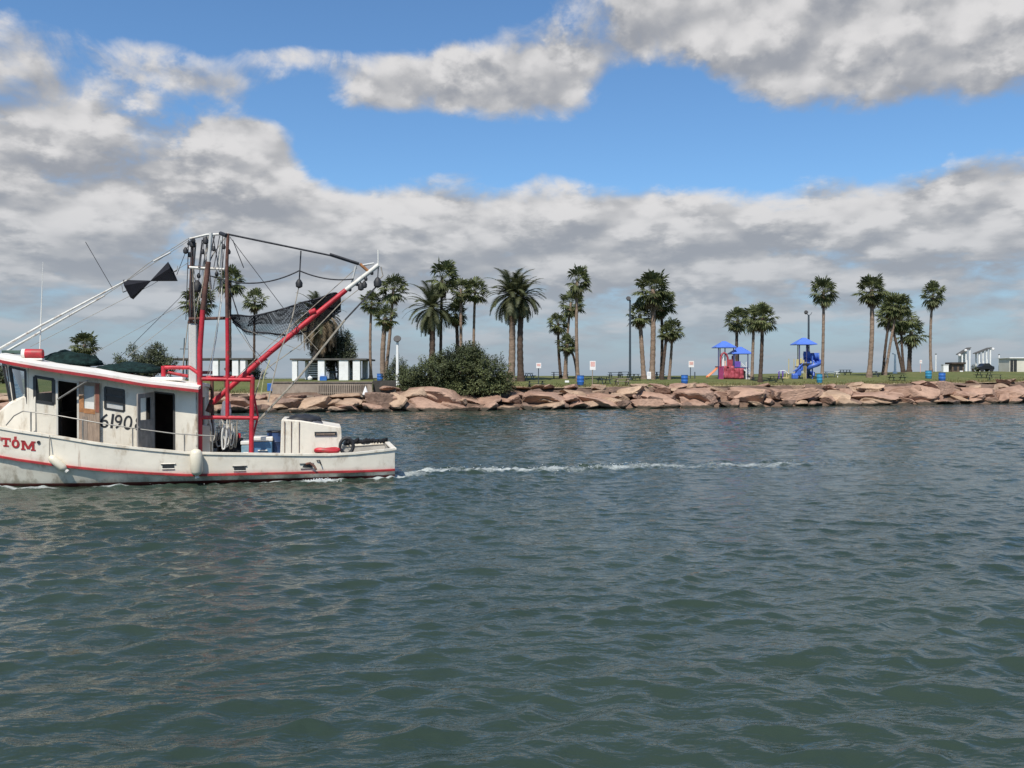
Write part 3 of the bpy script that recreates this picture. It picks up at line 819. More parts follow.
dp = palm('date palm with grey hanging dead fronds over the white columned shelter', 313, 381, 318, 316, 25, 'date', 1, None, 6, TRUNK, 'date palms in the waterfront park', dY=3)
o = bpy.data.objects.new('dead_fronds', DATED); col.objects.link(o); o.parent = dp
c = [q for q in dp.children if q.name.startswith('crown')][0]; o.location = c.location - Vector((0, 0, .2)); o.scale = [x * 1.0 for x in c.scale]; o.scale.z *= 1.15

# ------------------------------------------------------------------ bushes and small trees
def leafy(name, label, cat, cx, row0, lumps, leafmat, seed, dens=260, size=.17, group=None, dY=0.0, stems=7, spiky=.5):
    """lumps: (px, row, half width px, half height px) of the masses of the crown as seen in the photograph"""
    rng = random.Random(seed)
    X, Y = ground_hit(cx, row0); Y += dY; X = (cx - 512) / F * Y
    z = float(ground_z(X, Y))
    root = empty(name, (X, Y, z), 0, label, cat, group)
    mb = MB(); st = MB(); u = U(Y)
    for i in range(stems):
        l = rng.choice(lumps)
        tip = Vector(((l[0] - cx) / u + rng.uniform(-.4, .4) * l[2] / u, rng.uniform(-.6, .6), max(.3, CH + (HOR - l[1]) / F * Y - z)))
        mid = Vector((tip.x * .35 + rng.uniform(-.2, .2), tip.y * .4, tip.z * .5))
        st.tube([(rng.uniform(-.3, .3), rng.uniform(-.3, .3), -.3), mid, tip], [.09, .06, .02], 5)
    for (px, row, hw, hh) in lumps:
        c = Vector(((px - cx) / u, rng.uniform(-.3, .3), CH + (HOR - row) / F * Y - z))
        rx, rz = hw / u, hh / u; ry = min(rx, 1.2 * rz) * .9
        area = rx * rz + ry * rz + rx * ry
        sprigs = int(dens * area * .28)
        for k in range(sprigs):
            d = Vector((rng.gauss(0, 1), rng.gauss(0, 1), rng.gauss(0, 1))).normalized()
            rad = (.45 + .6 * rng.random() ** .6)
            nn = .75 + .5 * mnoise.noise(d * 2.1 + Vector((px, row, 0)))
            p = c + Vector((d.x * rx, d.y * ry, d.z * rz)) * rad * nn
            if p.z < .02: p.z = .02 + rng.random() * .3
            out = (d + Vector((0, 0, spiky)) + Vector((rng.uniform(-.5, .5), rng.uniform(-.5, .5), rng.uniform(-.3, .5)))).normalized()
            ln = size * rng.uniform(2.0, 4.0)
            a = out.cross(Vector((rng.uniform(-1, 1), rng.uniform(-1, 1), .3))).normalized(); b = out.cross(a)
            for q in range(7):
                f = q / 6; base = p + out * ln * f
                an = q * 2.4; dd = (a * math.cos(an) + b * math.sin(an) + out * .8).normalized()
                l = size * rng.uniform(.7, 1.4); wv = dd.cross(out).normalized() * l * .26
                mb.add([base, base + dd * l * .5 + wv, base + dd * l, base + dd * l * .5 - wv], [(0, 1, 2, 3)])
    mb.build('foliage', leafmat, root, fix=False)
    st.build('stems', BARK, root)
    return root
leafy('bush', 'big dense dark green bush between the white lamp post and the twin date palms', 'bush', 455, 393,
      [(462, 365, 26, 20), (435, 374, 28, 17), (485, 372, 24, 18), (410, 382, 14, 12), (505, 383, 10, 11), (452, 388, 48, 11), (470, 356, 14, 13), (420, 386, 20, 9), (492, 388, 18, 10), (440, 364, 12, 9), (462, 396, 34, 8), (488, 395, 20, 8), (440, 393, 22, 8)], BUSHL, 3, dens=330, size=.17, dY=-1.6)
leafy('bush', 'smaller shrub beside the white lamp post, left of the big bush', 'bush', 396, 384, [(396, 373, 9, 13), (390, 379, 7, 9), (404, 376, 7, 10), (399, 366, 5, 8)], TREEL, 4, dens=330, size=.15, dY=3)
leafy('small_tree', 'feathery dark tree right behind the white columned shelter', 'tree', 338, 381, [(330, 345, 16, 17), (342, 350, 14, 14), (322, 355, 14, 12), (335, 362, 22, 10), (345, 341, 6, 10), (348, 358, 8, 10)], TREEL, 5, dens=300, size=.17, dY=6)
leafy('small_tree', 'scrubby olive tree behind the roof of the boat, topped by loose sprays', 'tree', 150, 381, [(152, 362, 14, 12), (158, 352, 7, 8), (144, 368, 16, 9), (166, 366, 10, 10), (132, 353, 3.5, 9), (140, 372, 18, 7)], TREEL, 6, dens=300, size=.18)
leafy('bush', 'low olive shrubs between short palm and the scrubby tree', 'bush', 118, 381, [(110, 373, 10, 6), (122, 369, 8, 8), (102, 376, 9, 5), (118, 361, 3, 6)], BUSHL, 7, dens=300, size=.18)
leafy('bush', 'dark bush seen under the visor of the wheelhouse roof', 'bush', 4, 384, [(3, 376, 12, 8), (-8, 374, 12, 9), (14, 379, 7, 5)], TREEL, 8, dens=260, size=.18)
leafy('bush', 'tiny dark shrub beside the concrete wall, behind the boom', 'bush', 258, 380, [(258, 375, 9, 4), (250, 376, 6, 3.5)], TREEL, 9, dens=300, size=.15)

# ------------------------------------------------------------------ frame for far objects measured in the photograph
class At:
    """local frame of an object at the lawn: P(px, row, depth) gives its local metres"""
    def __init__(s, name, px, row, label, cat, group=None, dY=0.0, Y=None):
        X, Yh = ground_hit(px, row); s.Y = (Y or Yh) + dY; s.u = U(s.Y); s.px = px
        X = (px - 512) / F * s.Y
        s.z = float(ground_z(X, s.Y)) + .06; s.row0 = HOR + (CH - s.z) * s.u
        s.root = empty(name, (X, s.Y, s.z), 0, label, cat, group) if label else None
        s.X = X
    def P(s, px, row, dy=0.0): return Vector(((px - s.px) / s.u, dy, max(CH + (HOR - row) / s.u - s.z, 0)))
    def L(s, n): return n / s.u
def box_px(A, name, x0, x1, r_top, r_bot, dy0, dy1, m, bevel=.02, parent=None):
    a, b = A.P(x0, r_bot, dy0), A.P(x1, r_top, dy1)
    if r_bot >= A.row0 - .6: a.z = -.15
    return MB().box(a, b).build(name, m, parent or A.root, bevel=bevel)

# pavilions -----------------------------------------------------------
def pavilion(label, x0, x1, cols, r_roof, r_base, floor=True):
    A = At('picnic_shelter', (x0 + x1) / 2, r_base, label, 'shelter', 'white columned picnic shelters')
    D = 3.2
    box_px(A, 'roof', x0 - 3.5, x1 + 4, r_roof + .5, r_roof + 2.2, -D - .12, D + .3, GREYROOF)
    for k, (c0, c1) in enumerate(cols):
        box_px(A, 'column', c0, c1, r_roof + 2.2, 390, -D, -D + A.L(c1 - c0), PWHITE)
        box_px(A, 'column', c0 + 1.5, c1 - .5, r_roof + 2.2, 390, D - A.L(c1 - c0), D, PWHITE)
    return A
A = pavilion('flat roofed shelter with white columns above the concrete wall', 300, 367, [(298.5, 303.5), (323.5, 330), (344, 353), (357.5, 364.5)], 358.5, 380)
tb = box_px(A, 'bench', 331, 343, 371, 373, -1, 1, TABLE)
box_px(A, 'bench', 353, 359, 372, 374, -1, 1, TABLE)
box_px(A, 'partition', 336.5, 338, 361, 380, .5, .7, PWHITE)
B_ = pavilion('far flat roofed shelter with white columns, seen behind the red gantry', 172, 256, [(176, 179), (221, 226.5), (240, 246), (248, 253)], 358, 380)
box_px(B_, 'bench', 196, 216, 371, 374, -1, 1, PGRED)
mb = MB(); mb.tube([B_.P(228, 368, -1), B_.P(231, 373, -1), B_.P(238, 374, -1), B_.P(242, 371, -1)], .22, 8); mb.build('bench', PWHITE, B_.root, smooth=True)
# striped screen in the first shelter
S_ = At('striped_screen', 315, 380, 'curved screen in dark and white stripes standing inside the white columned shelter', 'screen', Y=A.Y, dY=-1.2)
n = 7
for i in range(n * 2):
    r0, r1 = 363 + i * 15.5 / (2 * n), 363 + (i + 1) * 15.5 / (2 * n)
    w = 4 + 2.6 * math.sin(math.pi * (i + .5) / (2 * n))
    p = S_.P(315, r1); q = S_.P(315, r0); ww = w / S_.u
    mb = MB(); mb.lathe([(ww, p.z), (ww * 1.02, q.z - .003)], 18, Matrix.Diagonal((1, .55, 1, 1))); mb.build('stripe', PWHITE if i % 2 == 0 else BLACK, S_.root, smooth=True)
W_ = At('rubbish_bag', 310, 380, 'round white bag beside the striped screen', 'bag', Y=A.Y, dY=-2.6)
mb = MB(); mb.lathe([(.05, 0), (.24, .05), (.30, .25), (.22, .42), (.06, .5), (.10, .56)], 12); mb.build('sack', PWHITE, W_.root, smooth=True)
C_ = At('cool_box', 323.5, 380, 'blue cool box between the striped screen and a white column', 'cool box', Y=A.Y, dY=-3.4)
box_px(C_, 'body', 320, 327, 376.6, 381, -.2, .2, BLUEP); mb = MB(); mb.box((-.36, -.22, .46), (.36, .22, .53)); mb.build('lid', BLUEP, C_.root, bevel=.02)

# concrete wall with a picket part, below the shelter --------------------
WY = 84.3
WR = At('concrete_wall', 330, 396, 'long low concrete retaining wall in front of the white columned shelter', 'wall', Y=WY)
WR.root.location.z = 1.2; WR.z = 1.2
MB().box(WR.P(272, 396, 0), WR.P(372, 383, .35)).build('wall_body', CONC, WR.root, bevel=.03)
MB().box(WR.P(271.5, 383, -.08), WR.P(372.5, 381.6, .43)).build('coping', mat('dark_coping', (.17, .14, .115), .9, .2, 2), WR.root, bevel=.02)
MB().box(WR.P(274, 399, -.8), WR.P(373, 395.6, .3)).build('footing', CONC, WR.root, bevel=.05)
PF = At('picket_panel', 341, 396, 'weathered picket panel fixed across the right half of the concrete wall', 'fence', Y=WY)
PF.root.location = (WR.X + (341 - 330) / WR.u, WY - .12, 1.2); PF.z = 1.2; PF.px = 341
for i in range(26):
    x = 318 + i * 1.9
    MB().box(PF.P(x, 394, -.03), PF.P(x + 1.1, 384, .03)).build('picket', CONC, PF.root)
MB().box(PF.P(317.5, 385.6, .03), PF.P(366.5, 384.6, .09)).build('rail', CONC, PF.root)
MB().box(PF.P(317.5, 393, .03), PF.P(366.5, 392, .09)).build('rail', CONC, PF.root)
DS = At('screen_fence', 385, 392, 'dark wind screen fence between the concrete wall and the lamp post', 'fence', Y=WY + .6)
MB().box(DS.P(373, 393, 0), DS.P(396, 380.5, .05)).build('panel', mat('dark_screen_cloth', (.045, .042, .036), .9, .3, 2), DS.root)
for x in (373.5, 384.5, 395.5): MB().tube([DS.P(x, 395, .12), DS.P(x, 379.8, .12)], .05, 8).build('post', POSTD, DS.root)
CN = At('white_cone', 365.5, 390, 'white upright cone with dark base on the footing of the concrete wall', 'cone', Y=WY - .55)
CN.root.location.z = 1.28
mb = MB(); mb.lathe([(.26, .02), (.30, .10), (.28, .3), (.10, .75), (.03, .95)], 14); mb.build('cone_body', PWHITE, CN.root, smooth=True)
mb = MB(); mb.lathe([(.33, 0), (.33, .14), (.31, .17)], 14); mb.build('base_ring', BLACK, CN.root, smooth=True)
BB = At('recycling_bin', 271.5, 391, 'square blue bin with black flap at left end of the concrete wall', 'bin', Y=WY + .9)
box_px(BB, 'body', 268, 273.5, 383.3, 391, -.3, .3, BLUEP); box_px(BB, 'flap', 273.6, 276.5, 383.8, 386.5, -.3, .3, BLACK)
MB().tube([(0, 0, -1.2), (0, 0, .15)], .06, 8).build('post', POSTD, BB.root)

# barrels ---------------------------------------------------------------
def barrel(px, row, wpx, label, m, dY=0, hpx=None):
    A = At('trash_barrel', px, row, label, 'barrel', 'plastic trash barrels', dY)
    r = wpx / 2 / A.u; h = (hpx or wpx * 1.45) / A.u
    prof = [(r * .95, 0), (r, .03), (r * 1.0, h * .30), (r * 1.05, h * .33), (r * 1.05, h * .36), (r, h * .39), (r, h * .63), (r * 1.05, h * .66), (r * 1.05, h * .69), (r, h * .72), (r, h * .97), (r * .9, h * .97), (r * .88, h * .6)]
    mb = MB(); mb.lathe(prof, 20); mb.build('drum', m, A.root, smooth=True)
    mb = MB(); mb.lathe([(r * 1.0, h * .955), (r * 1.07, h * .965), (r * 1.07, h), (r * .9, h)], 20); mb.build('rim', m, A.root, smooth=True)
barrel(580.5, 386, 7, 'royal blue barrel on the lawn right of the windblown palm group', BLUEP, hpx=10)
barrel(684.5, 385, 6.6, 'royal blue barrel on the lawn between the palm cluster and the red playground', BLUEP, hpx=9.5)
barrel(819.5, 383.5, 5.6, 'teal barrel at the foot of the lone palm by the spiral slide', TEALP, hpx=9)
barrel(928.5, 379, 6, 'left, lighter blue barrel of the two in front of the lone slender palm', TEALP, hpx=8)
barrel(942, 382, 6.4, 'right, royal blue barrel of the two in front of the lone slender palm', BLUEP, hpx=9)
barrel(380, 383, 6, 'blue barrel behind the dark wind screen fence', BLUEP, hpx=8, dY=2)

# picnic tables -----------------------------------------------------------
def table(px, row, wpx, label, m=TABLE, dY=0.0, rz=0.0, hpx=7.0):
    A = At('picnic_table', px, row, label, 'picnic table', 'picnic tables on the lawn', dY)
    w = wpx / A.u; A.root.rotation_euler.z = rz; h = .76
    MB().box((-w / 2, -.38, h - .06), (w / 2, .38, h)).build('tabletop', m, A.root, bevel=.01)
    for s in (-1, 1):
        MB().box((-w / 2, s * .62 - .13, .42), (w / 2, s * .62 + .13, .47)).build('bench', m, A.root, bevel=.01)
        x = s * w * .36
        for k in (-1, 1): MB().tube([(x, k * .62, -.1), (x, k * .22, h - .06)], .05, 6).build('leg', m, A.root)
        MB().tube([(x, -.7, .39), (x, .7, .39)], .045, 6).build('cross_beam', m, A.root)
table(536, 389, 18, 'dark picnic table on the lawn edge right of the twin date palms', TABLEG, rz=.1)
table(560, 380, 17, 'blue grey picnic table behind the leaning palm group', TABLE, rz=-.1, dY=3)
table(529, 380, 8, 'small blue table end seen right beside the twin date palms', mat('blue_table', (.05, .13, .2), .6, .2, 2), rz=1.2)
table(604, 384, 12, 'dark picnic table just right of the sign by the blue barrel', TABLE, rz=.4)
table(615, 380, 13, 'left one of the dark tables left of the dark lamp post', TABLE, rz=.2, dY=3)
table(625, 379.5, 12, 'dark table nearest the foot of the dark lamp post', TABLE, rz=-.5, dY=4)
table(634, 381, 12, 'grey table between the dark lamp post and the thick palms', TABLEG, rz=.9)
table(660, 380, 9, 'table half hidden behind the trunks of the palm cluster', TABLE, dY=5)
table(622, 386, 15, 'pale bench table in front of the dark tables', CONC, rz=.2)
table(776, 383, 14, 'dark low table right of the dark trunked palm', TABLEG, rz=.5)
table(831, 379, 14, 'white topped table right of the lone palm by the slide', PWHITE, rz=.05, dY=4)
table(845, 378, 11, 'blue grey table right of the white topped table', TABLE, rz=.4, dY=8)
table(897, 381, 17, 'dark frame table in front of the crossed palm trunks', TABLEG, rz=.2)
table(874, 378, 9, 'dark table at the foot of the thick straight palm', TABLE, rz=1.0, dY=2)
table(984, 378.5, 16, 'dark green table on the slope below the dark car', TABLEG, rz=.2)
table(995, 381, 13, 'dark green table lowest on the slope below the cream shed', TABLEG, rz=-.5)

# signs, boards, poles ------------------------------------------------------
def sign(px, row, x0, x1, r0, r1, label, m, post=POSTD, dY=0):
    A = At('sign', px, row, label, 'sign', 'small signs on posts along the lawn', dY)
    MB().tube([(0, .06, -.3), A.P(px, r0 + .5, .06)], .05, 8).build('post', post, A.root)
    box_px(A, 'sign_panel', x0, x1, r0, r1, -.02, .02, SIGNW, bevel=.01)
    a, b = A.P(x0 + .7, r0 + (r1 - r0) * .62, -.028), A.P(x1 - .7, r0 + .7, -.022)
    MB().box(a, b).build('red_panel', m, A.root)
    return A
sign(538.5, 380, 536.2, 541.2, 363, 368.2, 'pale red sign on a dark post right of the twin date palms', SIGNR, POSTD, -9)
sign(592.5, 385, 589.8, 595.6, 361, 370, 'tall pale red and white sign right of the blue barrel by the windblown palm', SIGNR, CONC)
A = sign(690.5, 379, 688.6, 694, 361, 367.3, 'square white sign with red marks on a dark post left of the red playground', SIGNR)
tag(A.root, 'square white sign with red marks on a dark post left of the red playground', 'sign')
pA = At('bollard', 694.8, 379, 'short dark bollard beside the square sign left of red playground', 'bollard')
MB().lathe([(.07, -.2), (.07, .78), (.05, .84), (.02, .86)], 10).build('post_body', POSTD, pA.root, smooth=True)
sign(920.5, 373, 919.6, 922, 360, 363.5, 'thin pale red sign post left of the lone slender palm', SIGNR, SIGNR)
nb = At('notice_board', 649, 381, 'white notice board on the grass in front of the palm cluster', 'board')
box_px(nb, 'panel', 647, 651, 371.8, 379, -.05, .05, SIGNW, .02)
a, b = nb.P(648, 375.5, -.058), nb.P(650, 373, -.052); MB().box(a, b).build('notice', mat('pale_notice', (.6, .6, .62), .6, .1, 5), nb.root)
for x in (647.6, 650.4): MB().tube([nb.P(x, 383, 0) - Vector((0, 0, .2)), nb.P(x, 378.5, 0)], .04, 6).build('post', POSTD, nb.root)
st_ = At('stone_marker', 567, 383, 'low white stone block on grass left of the royal blue barrel', 'marker')
MB().box((-.24, -.15, -.1), (.24, .15, .2)).build('block', PWHITE, st_.root, bevel=.04)

def lamp_post(px, row, top, label, m, head, rpx, dY=0.0):
    A = At('lamp_post', px, row, label, 'lamp post', None, dY)
    p = A.P(px, top)
    MB().tube([(0, 0, -.3), (0, 0, p.z)], [rpx / A.u * .55, rpx / A.u * .4], 10).build('pole', m, A.root, smooth=True)
    MB().lathe([(rpx / A.u * 1.0, -.1), (rpx / A.u * 1.0, .25), (rpx / A.u * .6, .3)], 12).build('base', m, A.root, smooth=True)
    h = p.z
    def lamp(x, lift=0, sz=1.0):
        mb = MB(); M = Matrix.Translation((x, -.05, h + .12 + lift)) @ Matrix.Rotation(R(60), 4, 'X')
        mb.lathe([(.02, -.2), (.2 * sz, -.15), (.32 * sz, .12), (.30 * sz, .18)], 14, M)
        o = mb.build('lamp_head', BLACK, A.root, smooth=True)
        MB().tube([(0, 0, h - .05), (x, -.02, h + .05 + lift)], .045, 6).build('bracket', POSTD, A.root)
    if head == 'single': lamp(0, .05, 1.25)
    if head == 'cowl': lamp(-.22, 0, .9); 
    if head == 'double':
        lamp(-.38, .18, .85)
        MB().tube([(0, 0, h), (.25, 0, h + .02), (.42, 0, h + .35)], .04, 6).build('bracket', POSTD, A.root)
    if head == 'small':
        mb = MB(); mb.lathe([(.05, 0), (.14, .03), (.15, .14), (.05, .2)], 10, Matrix.Translation((-.3, 0, h - .05))); mb.build('lamp_head', SIGNW, A.root, smooth=True)
        MB().tube([(0, 0, h - .1), (-.3, 0, h - .02)], .03, 6).build('bracket', m, A.root)
    return A
lamp_post(397.5, 386, 341, 'white lamp post with black flood lamp beside the big bush', PWHITE, 'single', 3.2)
lamp_post(630, 381, 300, 'tall dark lamp post left of the thick palm cluster', POSTD, 'cowl', 2.2, 2)
lamp_post(808.5, 380, 315, 'grey lamp post with two brackets rising behind the spiral slide', POSTD, 'double', 2.2, 5)
lamp_post(895, 376, 354, 'short white post with small lamp behind the crossed palm trunks', PWHITE, 'small', 2.2, 8)
for px, top, lb in ((935.8, 354.5, 'short white pole right of the lone slender palm'), (999, 355, 'short pale pole between the second white shelter and the cream shed')):
    A = At('pole', px, 373, lb, 'pole', None, 10)
    MB().tube([(0, 0, -.3), (0, 0, A.P(px, top).z)], .1, 10).build('shaft', PWHITE, A.root, smooth=True)
    MB().lathe([(.13, 0), (.13, .1), (.05, .16)], 10, Matrix.Translation((0, 0, A.P(px, top).z))).build('cap', GREYROOF, A.root, smooth=True)
up_ = At('utility_pole', 183, 381, 'thin dark utility pole with crossbar, left of the white exhaust stack', 'utility pole', None, 20)
MB().tube([(0, 0, -.3), up_.P(184.5, 338)], [.13, .07], 8).build('shaft', POSTD, up_.root)
q = up_.P(184, 349); MB().box((q.x - .55, -.05, q.z - .05), (q.x + .55, .05, q.z + .05)).build('crossbar', POSTD, up_.root)

# things at the east end ------------------------------------------------------
def slant_shelter(label, x0, x1, rl, rr, base, ncol, wall, lamp_left):
    A = At('slant_roofed_shelter', (x0 + x1) / 2, 372.5, label, 'shelter', 'white shelters with slanting roofs', 14)
    D = 0.8
    a, b = A.P(x0 - 2.5, rl + 1.2), A.P(x1 + .8, rr - .4)
    mb = MB(); th = .11
    mb.prism([(a.x, -D, a.z), (b.x, -D, b.z), (b.x, -D, b.z + th), (a.x, -D, a.z + th)], (0, 2 * D, 0)); mb.build('roof', GREYROOF, A.root)
    for k in range(ncol):
        f = k / (ncol - 1); x = x0 + (x1 - x0) * f; rt = rl + (rr - rl) * f + .3
        for dy in (-D + .2, D - .35):
            p = A.P(x, rt); MB().box((p.x - .10, dy, -.2), (p.x + .10, dy + .15, p.z - .02)).build('column', PWHITE, A.root)
    if wall:
        p, q = A.P(x0, rl + .6), A.P(x1, rr + .6)
        mb = MB(); mb.prism([(p.x, D - .2, -.1), (q.x, D - .2, -.1), (q.x, D - .2, q.z), (p.x, D - .2, p.z)], (0, .1, 0)); mb.build('end_wall', PWHITE, A.root)
    xx, r = (x0 - 3, rl + 1.6) if lamp_left else (x1 + 2.2, rr + .6)
    p = A.P(xx, r, -D + .1); mb = MB(); mb.lathe([(.05, -.22), (.24, -.16), (.26, .1), (.08, .2)], 12, Matrix.Translation(p)); mb.build('globe_lamp', SIGNW, A.root, smooth=True)
    if lamp_left:
        p = A.P(xx + 6, r - 4.6, -D + .1); mb = MB(); mb.lathe([(.05, -.2), (.24, -.14), (.26, .1), (.08, .2)], 12, Matrix.Translation(p)); mb.build('globe_lamp', SIGNW, A.root, smooth=True)
slant_shelter('white shelter with roof slanting up to the right, behind the brown hut', 960.5, 968, 353.5, 348.5, 372, 3, True, True)
slant_shelter('white open shelter with columns behind the dark car', 977.5, 988.5, 352.5, 348.5, 372, 4, False, False)
hut = At('hut', 955.5, 373, 'low brown hut with dark flat roof in front of the slanting shelter', 'hut', None, 6)
box_px(hut, 'wall', 949.5, 961.5, 364.2, 373, -.8, .8, mat('brown_hut_wall', (.12, .085, .06), .8, .2, 2))
box_px(hut, 'roof', 948.2, 962.5, 362.4, 364.2, -1.1, 1.1, DROOF)
for x in (951, 956.5): box_px(hut, 'opening', x, x + 3.4, 366, 370.5, -.83, -.79, BLACK, 0)
box_px(hut, 'sill', 957, 960, 370.7, 371.5, -.95, -.8, PWHITE, 0)
wb = At('equipment_box', 944.7, 373, 'small white equipment box left of the brown hut', 'box', None, 5)
box_px(wb, 'cabinet', 942.2, 947.4, 365, 373, -.4, .4, PWHITE); MB().box(wb.P(942, 365, -.45), wb.P(947.6, 364.4, .45)).build('lid', GREYW, wb.root)
shed = At('shed', 1016, 373.5, 'cream shed with dark doorway at the far east end', 'shed', None, 9)
box_px(shed, 'wall', 1004, 1036, 358.6, 373, -1.6, 1.6, PCREAM)
box_px(shed, 'roof', 1003, 1037, 357.6, 358.6, -1.9, 1.9, PWHITE)
box_px(shed, 'door', 1004.6, 1007.4, 360, 373, -1.66, -1.6, DARKG, 0); box_px(shed, 'door', 1008.0, 1011, 360, 373, -1.66, -1.6, DARKG, 0)
# dark car
car = At('parked_car', 984.5, 372.6, 'dark parked car in front of the open white shelter', 'car', None, 4)
w = 15 / car.u; CARP = mat('black_car_paint', (.012, .013, .016), .25, .1, 2)
mb = MB(); hw = w / 2
prof = [(-hw, .35), (-hw, .75), (-hw * .62, .86), (-hw * .36, 1.28), (hw * .30, 1.32), (hw * .62, .92), (hw * .97, .80), (hw, .35)]
mb.prism([(x, -.8, z) for x, z in prof], (0, 1.6, 0)); mb.build('body', CARP, car.root, bevel=.06)
mb = MB(); mb.prism([(-hw * .52, -.815, .88), (-hw * .32, -.815, 1.20), (hw * .26, -.815, 1.24), (hw * .50, -.815, .90)], (0, .012, 0)); mb.build('side_window', DGLASS, car.root)
for x in (-hw * .62, hw * .62):
    for y in (-.74, .62):
        mb = MB(); mb.lathe([(.33, -.1), (.35, -.06), (.35, .06), (.33, .1)], 16, Matrix.Translation((x, y + .06, .33)) @ Matrix.Rotation(R(90), 4, 'X')); mb.build('wheel', BLACK, car.root, smooth=True)
leafy('bush', 'tiny unidentified dark figure left of the dark car, shaped as a shrub', 'bush', 973.5, 373, [(973.5, 368.5, 2.2, 3.2)], TREEL, 21, dens=500, size=.12, dY=5)  # small dark figure of unknown kind, given the shape of a shrub

# playgrounds -----------------------------------------------------------------
def hip_roof(A, x0, x1, r_eave, r_top, dy0, dy1, m):
    a, b = A.P(x0, r_eave, dy0), A.P(x1, r_eave, dy1); t = A.P((x0 + x1) / 2, r_top, (dy0 + dy1) / 2)
    k = .18
    vs = [(a.x, dy0, a.z), (b.x, dy0, a.z), (b.x, dy1, a.z), (a.x, dy1, a.z)]
    vs += [(t.x - k, t.y - k, t.z), (t.x + k, t.y - k, t.z), (t.x + k, t.y + k, t.z), (t.x - k, t.y + k, t.z)]
    vs += [(x, y, z - .10) for x, y, z in vs[:4]]
    mb = MB(); mb.add(vs, [(0, 1, 5, 4), (1, 2, 6, 5), (2, 3, 7, 6), (3, 0, 4, 7), (4, 5, 6, 7), (0, 8, 9, 1), (1, 9, 10, 2), (2, 10, 11, 3), (3, 11, 8, 0), (8, 11, 10, 9)])
    return mb.build('roof', m, A.root)
def post(A, px, r_top, dy, m, r=.065): return MB().tube([A.P(px, 385, dy) - Vector((0, 0, .2)), A.P(px, r_top, dy)], r, 8).build('post', m, A.root, smooth=True)
G = At('playground', 728, 380, 'red climbing playground with two blue hip roofs and an orange slide', 'playground', None, 2)
hip_roof(G, 713.8, 734, 347.2, 341.2, -1.3, 1.3, PGROOF); hip_roof(G, 730, 750.5, 353.4, 346.8, -1.1, 1.5, PGROOF)
for x, dy in ((716.6, -1), (731.6, -1), (721.8, 1), (726.8, 1)): post(G, x, 347, dy, PGPOST)
for x, dy in ((732.6, -.9), (746, -.9), (735.5, 1.2), (741, 1.2)): post(G, x, 353.2, dy, PGPOST)
box_px(G, 'deck', 716.6, 732, 366.2, 367.4, -1, 1, PGPOST); box_px(G, 'deck', 732, 746, 367.2, 368.4, -1, 1.2, PGPOST)
box_px(G, 'climbing_panel', 716.8, 721.6, 366.5, 380, -1.16, -1.06, mat('plum_panel', (.28, .04, .12), .4, .15, 2))
def bumpy(x0, x1, r0, r1, dy, m):
    rng = random.Random(x0); mb = MB(); a, b = G.P(x0, r1, dy), G.P(x1, r0, dy); nx, nz = 10, 8
    vs = [(a.x + (b.x - a.x) * i / nx, dy + .22 * mnoise.noise(Vector((i * .55 + x0, j * .55, 1.3))), a.z + (b.z - a.z) * j / nz) for j in range(nz + 1) for i in range(nx + 1)]
    mb.add(vs, [(j * (nx + 1) + i, j * (nx + 1) + i + 1, (j + 1) * (nx + 1) + i + 1, (j + 1) * (nx + 1) + i) for j in range(nz) for i in range(nx)])
    o = mb.build('climbing_panel', m, G.root, smooth=True); s = o.modifiers.new('t', 'SOLIDIFY'); s.thickness = .08
bumpy(722, 732, 366, 380, -1.12, PGRED); bumpy(732.2, 741.5, 368.5, 380, -1.02, PGRED)
box_px(G, 'panel', 726.2, 730.6, 359.5, 366.3, -1.06, -1.0, PGRED); box_px(G, 'panel', 732.8, 738.6, 361.5, 367.2, -1.0, -.94, PGPURP); box_px(G, 'panel', 733.5, 736.5, 355.5, 361.2, 1.0, 1.06, mat('rose_panel', (.5, .2, .2), .5, .1, 2))
mb = MB(); mb.tube([G.P(718.5, 367, -1.1), G.P(718.6, 358, -1.1), G.P(720, 354.2, -1.1), G.P(722, 353, -1.1), G.P(724.2, 354.4, -1.1), G.P(725.6, 358, -1.1), G.P(725.8, 367, -1.1)], .13, 8); mb.build('arch', PGRED, G.root, smooth=True)
box_px(G, 'panel', 720.5, 722.4, 357.5, 366.2, -.9, -.86, PGWHITE); box_px(G, 'panel', 722.8, 724.4, 361, 366.2, -.9, -.86, mat('peach_panel', (.66, .42, .34), .5, .1, 2))
mb = MB()
top, low = G.P(717.5, 367.2, -.1), G.P(706.5, 379.3, -.1); ns = 12; pts = []
for i in range(ns + 1):
    f = i / ns; pts.append(Vector((top.x + (low.x - top.x) * f, -.1, top.z + (low.z + .12 - top.z) * (f ** .72 if f < 1 else 1))))
hw = .34
vs = []
for p in pts: vs += [(p.x, -hw - .1, p.z + .24), (p.x, -hw - .1, p.z), (p.x, hw - .1, p.z), (p.x, hw - .1, p.z + .24)]
mb.add(vs, [(i * 4 + k, i * 4 + k + 1, i * 4 + 5 + k, i * 4 + 4 + k) for i in range(ns) for k in range(3)])
o = mb.build('slide', PGORANGE, G.root, smooth=True); s = o.modifiers.new('t', 'SOLIDIFY'); s.thickness = .05
for dy in (-.9, -.2):
    MB().tube([G.P(740, 368, dy), G.P(744.5, 372, dy), G.P(749.5, 372.5, dy), G.P(749.6, 381, dy)], .05, 8).build('stair_rail', PGWHITE, G.root, smooth=True)
    MB().tube([G.P(739.5, 363, dy), G.P(744, 368, dy), G.P(748, 369.5, dy)], .05, 8).build('stair_rail', PGWHITE, G.root, smooth=True)
post(G, 744.3, 362, -.95, PGWHITE, .06)
